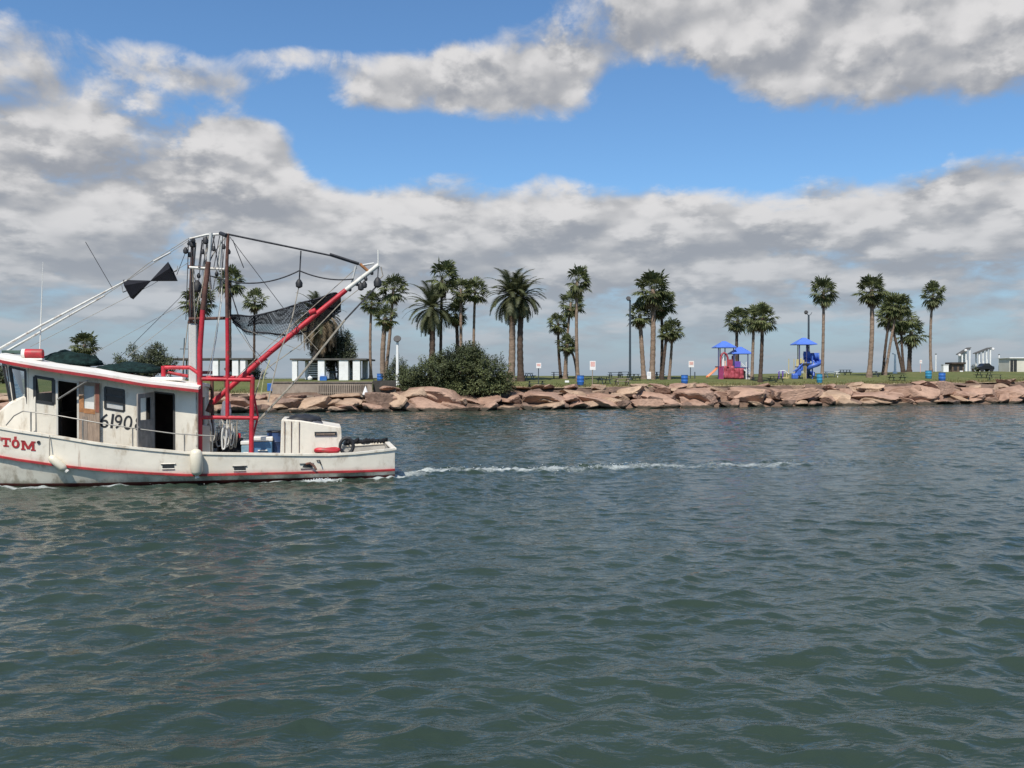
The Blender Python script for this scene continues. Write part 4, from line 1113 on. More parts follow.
for k in range(4): MB().box(G.P(741.5 + k * 2, 369.5 + k * 2.4, -.9), G.P(744 + k * 2, 368.8 + k * 2.4, -.2)).build('step', PGWHITE if k % 2 == 0 else BLACK, G.root)
box_px(G, 'panel', 742.2, 744, 371, 380, -.7, -.66, BLACK, 0); box_px(G, 'panel', 744.4, 748.5, 377.6, 379.3, -.75, -.7, PGWHITE, 0)

Q = At('playground', 804, 380, 'blue and yellow playground with one hip roof and a spiral slide', 'playground', None, 3)
hip_roof(Q, 793, 814, 344.2, 337.8, -1.3, 1.3, PGROOF)
for x, dy, m in ((797.2, -.9, PGPOST), (804.2, -.9, PGPOST), (809.8, .9, PGPOST), (800, .9, PGYEL)): post(Q, x, 344, dy, m, .075)
for x in (801.5, 803.4): post(Q, x, 362, -1.0, PGYEL, .06)
box_px(Q, 'deck', 797, 810, 366.2, 367.3, -.9, .9, PGPOST)
for x0, x1, r0 in ((794, 796.6, 359.5), (797.6, 800, 358.5), (800.4, 802, 360)): box_px(Q, 'panel', x0, x1, r0, 366.6, -.95, -.9, PGYEL)
for x in (787.6, 792.8): post(Q, x, 358.8, -.5, PGYEL, .06)
MB().box(Q.P(797.5, 363.4, -1.1), Q.P(809, 365.6, -1.0)).build('beam', BLACK, Q.root)
box_px(Q, 'panel', 804.2, 811, 351.4, 366, .3, .4, PGBLUE)
# spiral slide: a trough swept down a helix round a pole
cx = Q.P(811.8, 380, -.2); cx = Vector((cx.x, -.2, 0)); rad = Q.L(5.4); z0, z1 = Q.P(811, 357.5).z, .32; ns = 46; vs = []
a0 = R(165); turn = R(-470)
for i in range(ns + 1):
    f = i / ns; a = a0 + turn * f; z = z0 + (z1 - z0) * f; e = Vector((math.cos(a), math.sin(a), 0))
    for rr, dz in ((rad - .40, .30), (rad - .42, .05), (rad - .15, -.06), (rad + .30, -.02), (rad + .44, .18), (rad + .46, .52)): vs.append(cx + e * rr + Vector((0, 0, z + dz)))
mb = MB(); mb.add(vs, [(i * 6 + k, i * 6 + k + 1, i * 6 + 7 + k, i * 6 + 6 + k) for i in range(ns) for k in range(5)])
o = mb.build('spiral_slide', PGBLUE, Q.root, smooth=True); s = o.modifiers.new('t', 'SOLIDIFY'); s.thickness = .05
MB().tube([cx + Vector((0, 0, -.2)), cx + Vector((0, 0, z0 + .4))], .09, 10).build('slide_pole', PGBLUE, Q.root, smooth=True)
mb = MB(); n = 14; vs = []
for i in range(n + 1):
    a = R(20 + 140 * i / n); e = Vector((math.cos(a), math.sin(a), 0))
    vs += [cx + e * (rad + .42) + Vector((0, 0, z0 - .4)), cx + e * (rad + .42) + Vector((0, 0, z0 + .62))]
mb.add(vs, [(i * 2, i * 2 + 2, i * 2 + 3, i * 2 + 1) for i in range(n)]); o = mb.build('slide_hood', PGBLUE, Q.root, smooth=True); s = o.modifiers.new('t', 'SOLIDIFY'); s.thickness = .06
for k, (x0, x1, r0, r1) in enumerate(((789, 795, 373.5, 380.5), (793, 798.4, 369, 376), (796, 800.6, 365, 371))):
    a, b = Q.P(x0, r1, -1.5 + k * .15), Q.P(x1, r0, -.8 + k * .15)
    if k == 0: a.z = -.1
    MB().box(a, b).build('climbing_block', PGBLUE, Q.root, bevel=.16)
MB().tube([Q.P(789.5, 371.5, -1.55), Q.P(795, 368, -1.45), Q.P(799.5, 363.5, -1.3)], .06, 8).build('hand_rail', PGBLUE, Q.root, smooth=True)
for x in (777.6, 781.4): post(Q, x, 370.8, -.6, PGPURP, .09)
post(Q, 785.2, 371, -.6, PGYEL, .06)
MB().tube([Q.P(776.5, 371.5, -.6), Q.P(783, 370.6, -.6), Q.P(787.5, 374, -.6)], .06, 8).build('hand_rail', PGWHITE, Q.root, smooth=True)
MB().box(Q.P(781, 378.6, -.8), Q.P(786, 377.2, -.4)).build('step', PGYEL, Q.root)

# unmown fringe of grass above the rocks ------------------------------------------
rng = random.Random(77); mb = MB()
for i in range(9000):
    X = rng.uniform(-44, 70); e = 6.2 + abs(rng.gauss(0, 2.6)); Y = float(shore(X)) + e
    if -24.5 < X < -11 and e < 8: continue
    z = float(ground_z(X, Y)) + .04; h = rng.uniform(.08, .26) * (1.3 if e < 8 else .8)
    a = rng.uniform(0, 6.28); w = Vector((math.cos(a), math.sin(a), 0)) * .05; tipd = Vector((rng.uniform(-.1, .14), rng.uniform(-.1, .1), h))
    b = Vector((X, Y, z)); mb.add([b - w, b + w, b + tipd], [(0, 1, 2)])
g = mb.build('grass', mat('long_grass', (.12, .115, .045), .9, .4, .3, second=(.17, .15, .07), island=.4, spec=.1), None, fix=False); g['kind'] = 'stuff'

# ================================================================== the shrimp boat
boat = empty('shrimp_boat', BO, math.pi + BTH, 'white fishing boat with red trim, red gantry and boom heading left', 'boat')
def L3(px, row, t): return bp(px, row, t)
# hull --------------------------------------------------------------------------
STN = [0, .12, .35, .7, 1.2, 2, 3, 4, 5, 6, 7, 8, 8.5, 9, 9.5, 10, 10.5, 11, 11.5, 12, 12.5, 13, 13.4, 13.8, 14.15]
def hull_t(s, z):
    """half breadth of the outer skin"""
    a, b, c = zs(s), zr(s), 0.0
    tb = hb(s); tr_ = tb * .985; tw = tb * (.84 if s < 9 else .84 - .05 * (s - 9)) if s > 2 else tb * (.92 - .04 * s) 
    if z >= b: return tr_ + (tb - tr_) * (z - b) / (a - b)
    return tw + (tr_ - tw) * max(0, (z + .05) / (b + .05)) ** .8 if z > -.05 else tw * max(.0, 1 + (z + .05) * .9)
def hull_ring(s, inset=0.0):
    a, b = zs(s), zr(s)
    zz = [a, a * .6 + b * .4, a * .25 + b * .75, b, b * .66, b * .33, .10, 0, -.12, -.4, -.8]
    return [(max(hull_t(s, z) - inset, 0.0), z) for z in zz]
mb = MB(); rows = []
for s in STN:
    rg = hull_ring(s); lft = [Vector((s, t, z)) for t, z in rg]; rgt = [Vector((s, -t, z)) for t, z in reversed(rg)]
    # the bow rakes forward with height
    line = lft + rgt
    if s > 11: line = [Vector((p.x + max(0, p.z) * .22 * (s - 11) / 3.2, p.y, p.z)) for p in line]
    rows.append(line)
n = len(rows[0]); vs = [p for r in rows for p in r]
fs = [(i * n + k, i * n + k + 1, (i + 1) * n + k + 1, (i + 1) * n + k) for i in range(len(rows) - 1) for k in range(n - 1)]
fs.append(tuple(range(n)))
mb.add(vs, fs)
for fi, f in enumerate(mb.f):
    z = sum(mb.v[i][2] for i in f) / len(f)
    if z < .10 and len(f) == 4: mb.mi[fi] = 1
hull = mb.build('hull', [HULLW, BOOT], boat, smooth=True)
# bulwark inner side and deck
DK = .42
mb = MB(); vs = []; ss = [s for s in STN if s >= .12 and s < 13.2]
for s in ss:
    t = max(hb(s) - .09, .05); vs += [(s + (.05 if s < .2 else 0), t, zs(s)), (s + (.05 if s < .2 else 0), t, zs(s) - DK), (s, -t, zs(s) - DK), (s, -t, zs(s))]
mb.add(vs, [(i * 4 + k, i * 4 + k + 1, i * 4 + 5 + k, i * 4 + 4 + k) for i in range(len(ss) - 1) for k in range(3)] + [(0, 1, 2, 3)])
mb.build('deck', mat('worn_deck_paint', (.42, .40, .36), .7, .2, 2, stain=(.2, .16, .12), stain_amt=.7), hull)
# gunwale cap round the top
for sg in (1, -1):
    mb = MB(); vs = []; st2 = [s for s in STN if s <= 13.8]
    for s in st2:
        x = s + (max(0, zs(s)) * .22 * (s - 11) / 3.2 if s > 11 else 0)
        a, b, z = hb(s) + .035, max(hb(s) - .13, 0.0), zs(s)
        vs += [(x, sg * a, z - .03), (x, sg * a, z + .035), (x, sg * b, z + .035), (x, sg * b, z - .03)]
    m_ = len(st2); mb.add(vs, [(i * 4 + k, i * 4 + (k + 1) % 4, i * 4 + 4 + (k + 1) % 4, i * 4 + 4 + k) for i in range(m_ - 1) for k in range(4)] + [(0, 1, 2, 3)])
    mb.build('gunwale', WHITE, hull)
MB().box((-.05, -1.41, zs(0) - .03), (.12, 1.41, zs(0) + .036)).build('gunwale', WHITE, hull, bevel=.015)
# red rub rail
for sg in (1, -1):
    mb = MB(); vs = []; st2 = [s for s in STN if s <= 13.8]
    for s in st2:
        z = zr(s); x = s + (max(0, z) * .22 * (s - 11) / 3.2 if s > 11 else 0); t = hull_t(s, z)
        vs += [(x, sg * (t - .02), z + .04), (x, sg * (t + .06), z + .027), (x, sg * (t + .06), z - .027), (x, sg * (t - .02), z - .04)]
    mb.add(vs, [(i * 4 + k, i * 4 + k + 1, i * 4 + 5 + k, i * 4 + 4 + k) for i in range(len(st2) - 1) for k in range(3)] + [(0, 1, 2, 3)])
    mb.build('rub_rail', REDF, hull)
# scuppers with their grey lips, the bilge outlet
def on_hull(s, z, off): return Vector((s, hull_t(s, z) + off, z))
for px, row in ((239.5, 468.5), (168, 466.5), (306.5, 466)):
    p = bph(px, row); s, z = p.x, p.z
    mb = MB(); mb.box((s - .16, hull_t(s, z) - .01, z - .045), (s + .16, hull_t(s, z) + .012, z + .045)); mb.build('scupper', DARKG, hull)
    mb = MB(); mb.tube([on_hull(s - .2, z + .075, .015), on_hull(s + .2, z + .075, .015)], .022, 6); mb.tube([on_hull(s - .17, z - .075, .015), on_hull(s + .17, z - .075, .015)], .018, 6); mb.build('scupper_lip', STEEL, hull)
p = bph(306, 465); q = bph(316, 468.5)
MB().tube([on_hull(p.x, p.z + .03, .02), on_hull(p.x * .6 + q.x * .4, p.z + .06, .10), on_hull(q.x + .05, q.z + .08, .16), on_hull(q.x, q.z - .02, .22)], .035, 8).build('bilge_outlet', RUST, hull, smooth=True)
MB().tube([on_hull(p.x - .3, p.z + .12, .02), on_hull(q.x - .1, p.z + .13, .05), on_hull(q.x - .15, p.z - .02, .06)], .02, 6).build('overflow_hose', BLACK, hull, smooth=True)
# name on the bow: slab serif letters laid on the plating
def slab(ch):
    """strokes as rectangles x0,x1,y0,y1 in a unit cell; rings as tuples"""
    if ch == 'T': return [(.40, .64, 0, 1), (.02, 1.02, .78, 1), (.02, .16, .60, .80), (.88, 1.02, .60, .80), (.24, .80, 0, .16)]
    if ch == 'M': return [(.06, .26, .1, .95), (.94, 1.16, .1, .95), (-.02, .36, 0, .14), (.84, 1.26, 0, .14), (-.02, .3, .86, 1), (.9, 1.26, .86, 1), 'diag']
    return ['ring']
a0, a1 = bph(-6.5, 443), bph(34, 447.5)
cells = [('T', -7.5, -.2, 436.3, 445.4), ('T', .5, 10.2, 437.7, 446.6), ('O', 11.2, 19.2, 439.2, 448.3), ('M', 20.8, 32.2, 440.8, 450.3)]
for ch, x0, x1, r0, r1 in cells:
    mb = MB()
    def W2(u, v, off):
        px = x0 + (x1 - x0) * u; row = r1 + (r0 - r1) * v + .085 * (px - (x0 + x1) / 2)
        p = bph(px, row); return on_hull(p.x, p.z, off)
    def quad(cs):
        vs = [W2(u, v, .004) for u, v in cs] + [W2(u, v, .014) for u, v in cs]; k = len(cs)
        mb.add(vs, [tuple(range(k)), tuple(range(2 * k - 1, k - 1, -1))] + [(i, (i + 1) % k, k + (i + 1) % k, k + i) for i in range(k)])
    for sp in slab(ch):
        if sp == 'ring':
            N_ = 24
            for i in range(N_):
                a, b = 6.2832 * i / N_, 6.2832 * (i + 1) / N_
                quad([(.5 + .5 * math.cos(a), .5 + .5 * math.sin(a)), (.5 + .5 * math.cos(b), .5 + .5 * math.sin(b)), (.5 + .2 * math.cos(b), .5 + .27 * math.sin(b)), (.5 + .2 * math.cos(a), .5 + .27 * math.sin(a))])
        elif sp == 'diag':
            quad([(.08, 1), (.34, 1), (.70, .22), (.52, .10)]); quad([(.92, 1), (1.14, 1), (.70, .10), (.52, .22)])
        else:
            quad([(sp[0], sp[2]), (sp[1], sp[2]), (sp[1], sp[3]), (sp[0], sp[3])])
    mb.build('name_lettering', REDF, hull)
p = bph(15.2, 437.8); MB().box(on_hull(p.x - .035, p.z - .035, .003), on_hull(p.x + .035, p.z + .035, .012)).build('name_lettering', REDF, hull)
p = bph(38.4, 442.3); MB().lathe([(.045, 0), (.045, .03)], 10, Matrix.Translation(on_hull(p.x, p.z, 0)) @ Matrix.Rotation(R(-90), 4, 'X')).build('vent_plug', DARKG, hull)
# wet splash where the bilge runs out
rng = random.Random(4); mb = MB()
p = bph(312, 474); q = bph(318, 481)
for i in range(300):
    f = rng.random() ** .7; c = on_hull(q.x, q.z, .22).lerp(on_hull(q.x - .15, .02, .30), f) + Vector((rng.gauss(.04, .10 + .12 * f), rng.gauss(0, .03 + .05 * f), rng.gauss(0, .03)))
    r = rng.uniform(.006, .022); mb.lathe([(r * .4, -r), (r, 0), (r * .4, r)], 5, Matrix.Translation(c))
sp = mb.build('splash', mat('white_water', (.75, .77, .76), .3, .05, 4), None); sp.matrix_world = BM.copy(); sp['kind'] = 'stuff'

# cabin ---------------------------------------------------------------------------
TC, TR = 1.38, 1.80
def edge(pts, t): 
    q = sorted((bp(x, y, t).x, bp(x, y, t).z) for x, y in pts); return [a for a, _ in q], [b for _, b in q]
RT = edge([(199, 387.2), (144, 381), (98, 373), (47, 365.6), (0, 357.6), (-16, 354.6)], TR)
def zroof(s): return interp(s, *RT)
TH = .10
S_AFT = bp(197.5, 420, TC).x; S_FWD = bp(28.5, 380, TC).x
S_RA, S_RF = bp(198.5, 388, TR).x, bp(-14, 356, TR).x
cabin = empty('cabin', (0, 0, 0)); cabin.parent = boat
def wallz(s, t): return zroof(s) + .10 * (1 - (t / TR) ** 2) - TH - .01
def panel(name, P0, P1, rake0, rake1, zb0, zb1, holes, parent, thick=.05, mats=None):
    """wall between two plan points; holes are (u0, u1, v0, v1) in fractions of length and height"""
    us = sorted({0, 1} | {h[0] for h in holes} | {h[1] for h in holes} | {i / 8 for i in range(1, 8)}); vsn = sorted({0, 1} | {h[2] for h in holes} | {h[3] for h in holes})
    P0, P1, r0, r1 = Vector((*P0, 0)), Vector((*P1, 0)), Vector((*rake0, 0)), Vector((*rake1, 0))
    def pt(u, v):
        b = P0.lerp(P1, u); tp = b + r0.lerp(r1, u); p = b.lerp(tp, v)
        zb = zb0 + (zb1 - zb0) * u; zt = wallz(tp.x, tp.y); return Vector((p.x, p.y, zb + (zt - zb) * v))
    mb = MB(); vs = [pt(u, v) for v in vsn for u in us]; n = len(us); fs = []
    for j in range(len(vsn) - 1):
        for i in range(n - 1):
            uc, vc = (us[i] + us[i + 1]) / 2, (vsn[j] + vsn[j + 1]) / 2
            if any(h[0] < uc < h[1] and h[2] < vc < h[3] for h in holes): continue
            fs.append((j * n + i, (j + 1) * n + i, (j + 1) * n + i + 1, j * n + i + 1))
    mb.add(vs, fs)
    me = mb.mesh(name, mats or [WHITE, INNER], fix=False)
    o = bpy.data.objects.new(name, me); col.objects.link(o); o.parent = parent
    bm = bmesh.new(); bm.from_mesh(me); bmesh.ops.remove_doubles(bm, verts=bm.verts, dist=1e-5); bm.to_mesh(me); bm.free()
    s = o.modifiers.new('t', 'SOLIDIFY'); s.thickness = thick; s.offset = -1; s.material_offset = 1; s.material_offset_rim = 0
    return o, pt
ZB = lambda s: zs(s) - DK - .02
# port side, from the aft corner forward; u runs forward
def uv(px, row):
    p = bp(px, row, TC); u = (p.x - S_AFT) / (S_FWD - S_AFT); zb = ZB(S_AFT) + (ZB(S_FWD) - ZB(S_AFT)) * u
    return u, (p.z - zb) / (wallz(p.x, TC) - zb)
def hole(x0, x1, r0, r1):
    (u1, v1), (u0, v0) = uv(x0, r0), uv(x1, r1); return (u0, u1, min(v0, uv(x0, r1)[1]) if r1 < 430 else .06, v1)
D2 = hole(154, 174, 392, 452); D1 = hole(57, 78, 379.5, 440); LV = hole(104.5, 124.5, 386.5, 409); SW = hole(34, 54.5, 375.5, 402)
pw, ppt = panel('wall', (S_AFT, TC), (S_FWD, TC), (0, 0), (0, 0), ZB(S_AFT), ZB(S_FWD), [D2, D1, LV, SW], cabin)
def uvf(px, row):
    p = bp(px, row, -TC); u = (S_FWD - p.x) / (S_FWD - S_AFT); zb = ZB(S_FWD) + (ZB(S_AFT) - ZB(S_FWD)) * u
    return u, (p.z - zb) / (wallz(p.x, TC) - zb)
(fu0, fv0), (fu1, fv1) = uvf(39.5, 401), uvf(53, 375)
FW = (max(fu0, .02), fu1, fv0, min(fv1, .95)); FL = (1 - LV[1], 1 - LV[0], LV[2], LV[3])
sw, spt = panel('wall', (S_FWD, -TC), (S_AFT, -TC), (0, 0), (0, 0), ZB(S_FWD), ZB(S_AFT), [FW, FL], cabin)
aw, apt = panel('wall', (S_AFT, -TC), (S_AFT, TC), (0, 0), (0, 0), ZB(S_AFT), ZB(S_AFT), [(.36, .66, .05, .86)], cabin)
# faceted raked front
FP = [(S_FWD, TC), (S_FWD + .36, TC - .34), (S_FWD + .56, TC - .85), (S_FWD + .56, -TC + .85), (S_FWD + .36, -TC + .34), (S_FWD, -TC)]
RK = [(.02, 0), (.30, .06), (.42, .04), (.42, -.04), (.30, -.06), (.02, 0)]
fronts = []
for i in range(5):
    hl = [(.10, .90, .50, .93)]
    fronts.append(panel('wall', FP[i], FP[i + 1], RK[i], RK[i + 1], ZB(S_FWD), ZB(S_FWD), hl, cabin))
def frame_of(pt, h, name='window', m=DARKG, w=.045, bars=(), glass=GLASS, off=.012, nrm=Vector((0, 1, 0)), parent=cabin, lower=False):
    u0, u1, v0, v1 = h; c = [pt(u0, v0), pt(u1, v0), pt(u1, v1), pt(u0, v1)]
    nv = (c[1] - c[0]).cross(c[3] - c[0]).normalized()
    if nv.dot(nrm) < 0: nv = -nv
    mb = MB(); ctr = sum(c, Vector()) / 4
    def bar(a, b):
        d = (b - a).normalized(); s_ = nv.cross(d).normalized() * w / 2
        mb.add([a - s_ - nv * .05, a + s_ - nv * .05, b + s_ - nv * .05, b - s_ - nv * .05, a - s_ + nv * off, a + s_ + nv * off, b + s_ + nv * off, b - s_ + nv * off], [(0, 1, 2, 3), (4, 7, 6, 5), (0, 4, 5, 1), (1, 5, 6, 2), (2, 6, 7, 3), (3, 7, 4, 0)])
    k = [p + (ctr - p).normalized() * w * .4 for p in c]
    for i in range(4): bar(k[i], k[(i + 1) % 4])
    for f in bars: bar(k[0].lerp(k[3], f), k[1].lerp(k[2], f))
    o = mb.build(name, m, parent)
    if glass is not None:
        g = MB(); g.add([p - nv * .018 for p in k], [(0, 1, 2, 3)]); g.build('pane', glass, o)
    return o
frame_of(ppt, SW, w=.085)
lv = frame_of(ppt, LV, w=.06, bars=(.34, .66), glass=DGLASS)
# lower curtain strip in the louvred window
c = [ppt(LV[0], LV[2]), ppt(LV[1], LV[2]), ppt(LV[1], LV[2] + (LV[3] - LV[2]) * .33), ppt(LV[0], LV[2] + (LV[3] - LV[2]) * .33)]
g = MB(); g.add([p + Vector((0, -.012, 0)) for p in c], [(0, 1, 2, 3)]); g.build('pane', GREYW, lv)
for (o_, pt_), i in zip(fronts, range(5)):
    frame_of(pt_, (.10, .90, .50, .93), nrm=Vector((1, .8 * (2 - i), 0)), w=.07, glass=GLASS)
frame_of(spt, FW, nrm=Vector((0, -1, 0)), w=.07)
frame_of(spt, FL, nrm=Vector((0, -1, 0)), w=.06, glass=DGLASS)
# floor and the dark inside
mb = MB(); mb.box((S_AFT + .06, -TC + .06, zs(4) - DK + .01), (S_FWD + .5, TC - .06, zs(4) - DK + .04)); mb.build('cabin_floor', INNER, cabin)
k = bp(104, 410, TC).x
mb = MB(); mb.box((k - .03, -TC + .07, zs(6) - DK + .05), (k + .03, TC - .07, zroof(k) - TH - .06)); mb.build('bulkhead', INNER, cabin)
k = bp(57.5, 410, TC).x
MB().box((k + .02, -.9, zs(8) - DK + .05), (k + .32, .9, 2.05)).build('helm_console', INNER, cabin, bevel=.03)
# hinged wooden forward door, laid back against the wall
def door_slab(name, c0, c1, zb0, zb1, zt0, zt1, m, win, parent, label=None, thick=.045, winm=GLASS, pan=None):
    """c0 hinge side, c1 free side as plan points; win: (u0,u1,v0,v1)"""
    us = [0, win[0], win[1], 1]; vs_ = [0, win[2], win[3], 1]
    a, b = Vector((*c0, 0)), Vector((*c1, 0)); nv = (b - a).cross(Vector((0, 0, 1))).normalized()
    def pt(u, v):
        p = a.lerp(b, u); z0 = zb0 + (zb1 - zb0) * u; z1 = zt0 + (zt1 - zt0) * u; return Vector((p.x, p.y, z0 + (z1 - z0) * v))
    mb = MB(); mb.add([pt(u, v) for v in vs_ for u in us], [(j * 4 + i, j * 4 + i + 1, j * 4 + 5 + i, j * 4 + 4 + i) for j in range(3) for i in range(3) if not (i == 1 and j == 1)])
    o = mb.build(name, m, parent, fix=False); s = o.modifiers.new('t', 'SOLIDIFY'); s.thickness = thick; s.offset = 0
    if winm: g = MB(); g.add([pt(u, v) for u, v in ((win[0], win[2]), (win[1], win[2]), (win[1], win[3]), (win[0], win[3]))], [(0, 1, 2, 3)]); g.build('pane', winm, o)
    return o, pt, nv
hx, fx = bp(78.5, 410, TC + .1).x, bp(99.6, 410, TC + .1).x
d1, dpt, nv = door_slab('door', (hx, TC + .045), (fx, TC + .10), ZB(hx) + .1, ZB(fx) + .1, bp(78, 381.5, TC + .1).z, bp(101, 383, TC + .1).z, WOOD, (.24, .74, .62, .95), cabin, winm=None)
d1['label'] = 'weathered brown wooden door with a pale pane, folded back'
g = MB(); g.add([dpt(u, v) + Vector((0, .002, 0)) for u, v in ((.24, .72), (.74, .72), (.74, .95), (.24, .95))], [(0, 1, 2, 3)]); g.build('pane', mat('pale_curtained_pane', (.36, .38, .37), .25, .15, 3), d1)
g = MB(); g.add([dpt(u, v) + Vector((0, .002, 0)) for u, v in ((.24, .62), (.74, .62), (.74, .72), (.24, .72))], [(0, 1, 2, 3)]); g.build('pane', LIDW, d1)
def strip(pt, u0, u1, v0, v1, m, name, parent, off=.03):
    c = [pt(u0, v0), pt(u1, v0), pt(u1, v1), pt(u0, v1)]; o_ = Vector((0, off, 0)); mb = MB(); vs = [p + Vector((0, .024, 0)) for p in c] + [p + o_ for p in c]
    mb.add(vs, [(0, 1, 2, 3), (4, 7, 6, 5), (0, 4, 5, 1), (1, 5, 6, 2), (2, 6, 7, 3), (3, 7, 4, 0)]); return mb.build(name, m, parent)
strip(dpt, .02, .24, .56, .80, WOODO, 'door_rail', d1); strip(dpt, .24, .78, .55, .62, WOODO, 'door_rail', d1); strip(dpt, .80, .98, .58, .99, mat('red_brown_wood', (.22, .08, .05), .7, .2, 4, (3, 3, 1)), 'door_stile', d1)
strip(dpt, .14, .42, .03, .50, mat('grey_wood_panel', (.24, .19, .15), .8, .2, 4, (5, 5, .8)), 'door_panel', d1)
# second door: narrow grey leaf hinged on the forward jamb and swung outboard
p0 = bp(154, 420, TC); hx = p0.x
for tt in np.arange(.02, .9, .01):
    q = bp(137.2, 420, TC + tt)
    if abs(math.hypot(q.x - hx, tt) - .74) < .02: break
d2, dpt2, nv2 = door_slab('door', (hx, TC + .02), (q.x, TC + tt), ZB(hx) + .1, ZB(q.x) + .1, bp(154, 392, TC).z, bp(137.5, 394, TC + tt).z, GREYD, (.2, .84, .60, .93), cabin)
d2['label'] = 'narrow grey wooden door swung open beside the registration number'
k = dpt2(.9, .5); MB().tube([k + Vector((0, -.02, 0)), k + Vector((.0, .08, 0))], .025, 6).build('handle', STEEL, d2)
# dark door frame heads and jambs
def jamb(h, m=INNER, w=.05):
    for (a, b) in (((h[0], h[2]), (h[0], h[3])), ((h[0], h[3]), (h[1], h[3])), ((h[1], h[3]), (h[1], h[2]))):
        A_, B_2 = ppt(*a), ppt(*b); d = (B_2 - A_).normalized(); s_ = Vector((0, 1, 0)).cross(d) * w / 2
        o_ = Vector((0, .018, 0)); i_ = Vector((0, -.06, 0)); mb = MB()
        mb.add([A_ - s_ + i_, A_ + s_ + i_, B_2 + s_ + i_, B_2 - s_ + i_, A_ - s_ + o_, A_ + s_ + o_, B_2 + s_ + o_, B_2 - s_ + o_], [(0, 1, 2, 3), (4, 7, 6, 5), (0, 4, 5, 1), (1, 5, 6, 2), (2, 6, 7, 3), (3, 7, 4, 0)]); mb.build('door_frame', m, cabin)
jamb(D1, mat('white_jamb', (.6, .57, .5), .6, .1, 3)); jamb(D2, mat('dark_jamb', (.05, .045, .04), .7, .2, 3))
# registration number in black stencil figures
def text_mesh(txt, size, depth, m, name, parent, M):
    cu = bpy.data.curves.new('t', 'FONT'); cu.body = txt; cu.size = size; cu.extrude = depth; cu.offset = 0.0; cu.space_character = 1.02
    ob = bpy.data.objects.new('t', cu); col.objects.link(ob)
    me = bpy.data.meshes.new_from_object(ob.evaluated_get(bpy.context.evaluated_depsgraph_get()))
    bpy.data.objects.remove(ob); bpy.data.curves.remove(cu)
    me.materials.clear(); me.materials.append(m); me.name = name
    o = bpy.data.objects.new(name, me); col.objects.link(o); o.parent = parent; o.matrix_local = M; return o
a, b, c = bp(98.6, 426.2, TC), bp(141, 430.6, TC), bp(100, 413.6, TC)
xd = (b - a).normalized(); zd = Vector((0, 1, 0)).cross(xd).normalized()
hgt = 14.4 / F * 26.3 * .96
M = Matrix((( xd.x, zd.x, 0, a.x), (0, 0, 1, TC + .006), (xd.z, zd.z, 0, a.z), (0, 0, 0, 1)))
for ch, x0, x1 in (('6', 99.4, 107.8), ('1', 110.0, 112.4), ('9', 113.4, 121.0), ('0', 122.6, 131.2), ('8', 134.0, 142.4)):
    r1 = 427.2 + .085 * ((x0 + x1) / 2 - 103); p0 = bp(x0, r1, TC); p1 = bp(x1, r1, TC); p2 = bp(x0, r1 - 14.2, TC)
    Mi = M.copy(); Mi.translation = Vector((p0.x, TC + .006, p0.z))
    t_ = text_mesh(ch, 1.0, .005, BLACK, 'registration_number', cabin, Mi)
    xs_ = [v.co.x for v in t_.data.vertices]; ys_ = [v.co.y for v in t_.data.vertices]
    kx, ky = (p0.x - p1.x) / (max(xs_) - min(xs_)), (p2.z - p0.z) / (max(ys_) - min(ys_))
    for v in t_.data.vertices: v.co.x = (v.co.x - min(xs_)) * kx; v.co.y = (v.co.y - min(ys_)) * ky
# diagonal prop in front of the first door
MB().tube([bp(57.5, 399.5, TC + .12), bp(88, 380.5, TR - .08)], .028, 8).build('door_prop', STEEL, cabin, smooth=True)
# roof
rf = MB(); N_ = 26; M_ = 10; vs = []
for i in range(N_ + 1):
    s = S_RA + (S_RF - S_RA) * i / N_
    wd = TR if s < S_FWD else TR - .55 * ((s - S_FWD) / (S_RF - S_FWD)) ** 2
    for j in range(M_ + 1):
        t = wd * (1 - 2 * j / M_); vs.append((s, t, zroof(s) + .10 * (1 - (t / wd) ** 2)))
rf.add(vs, [(i * (M_ + 1) + j, (i + 1) * (M_ + 1) + j, (i + 1) * (M_ + 1) + j + 1, i * (M_ + 1) + j + 1) for i in range(N_) for j in range(M_)])
roof = rf.build('cabin_roof', ROOFW, boat, fix=False); md = roof.modifiers.new('t', 'SOLIDIFY'); md.thickness = TH; md.offset = -1
bmx = bmesh.new(); bmx.from_mesh(roof.data); bmesh.ops.recalc_face_normals(bmx, faces=bmx.faces)
if sum(f.normal.z for f in bmx.faces) < 0: bmesh.ops.reverse_faces(bmx, faces=bmx.faces)
bmx.to_mesh(roof.data); bmx.free()
for sg in (1, -1):
    mb = MB(); vs = []
    for i in range(N_ + 1):
        s = S_RA + (S_RF - S_RA) * i / N_; wd = TR if s < S_FWD else TR - .55 * ((s - S_FWD) / (S_RF - S_FWD)) ** 2
        z = zroof(s)
        vs += [(s, sg * (wd - .06), z - TH + .005), (s, sg * (wd + .028), z - TH + .03), (s, sg * (wd + .028), z - TH - .055), (s, sg * (wd - .06), z - TH - .055)]
    mb.add(vs, [(i * 4 + k, i * 4 + (k + 1) % 4, i * 4 + 4 + (k + 1) % 4, i * 4 + 4 + k) for i in range(N_) for k in range(4)] + [(0, 1, 2, 3)]); mb.build('roof_trim', REDF, roof)
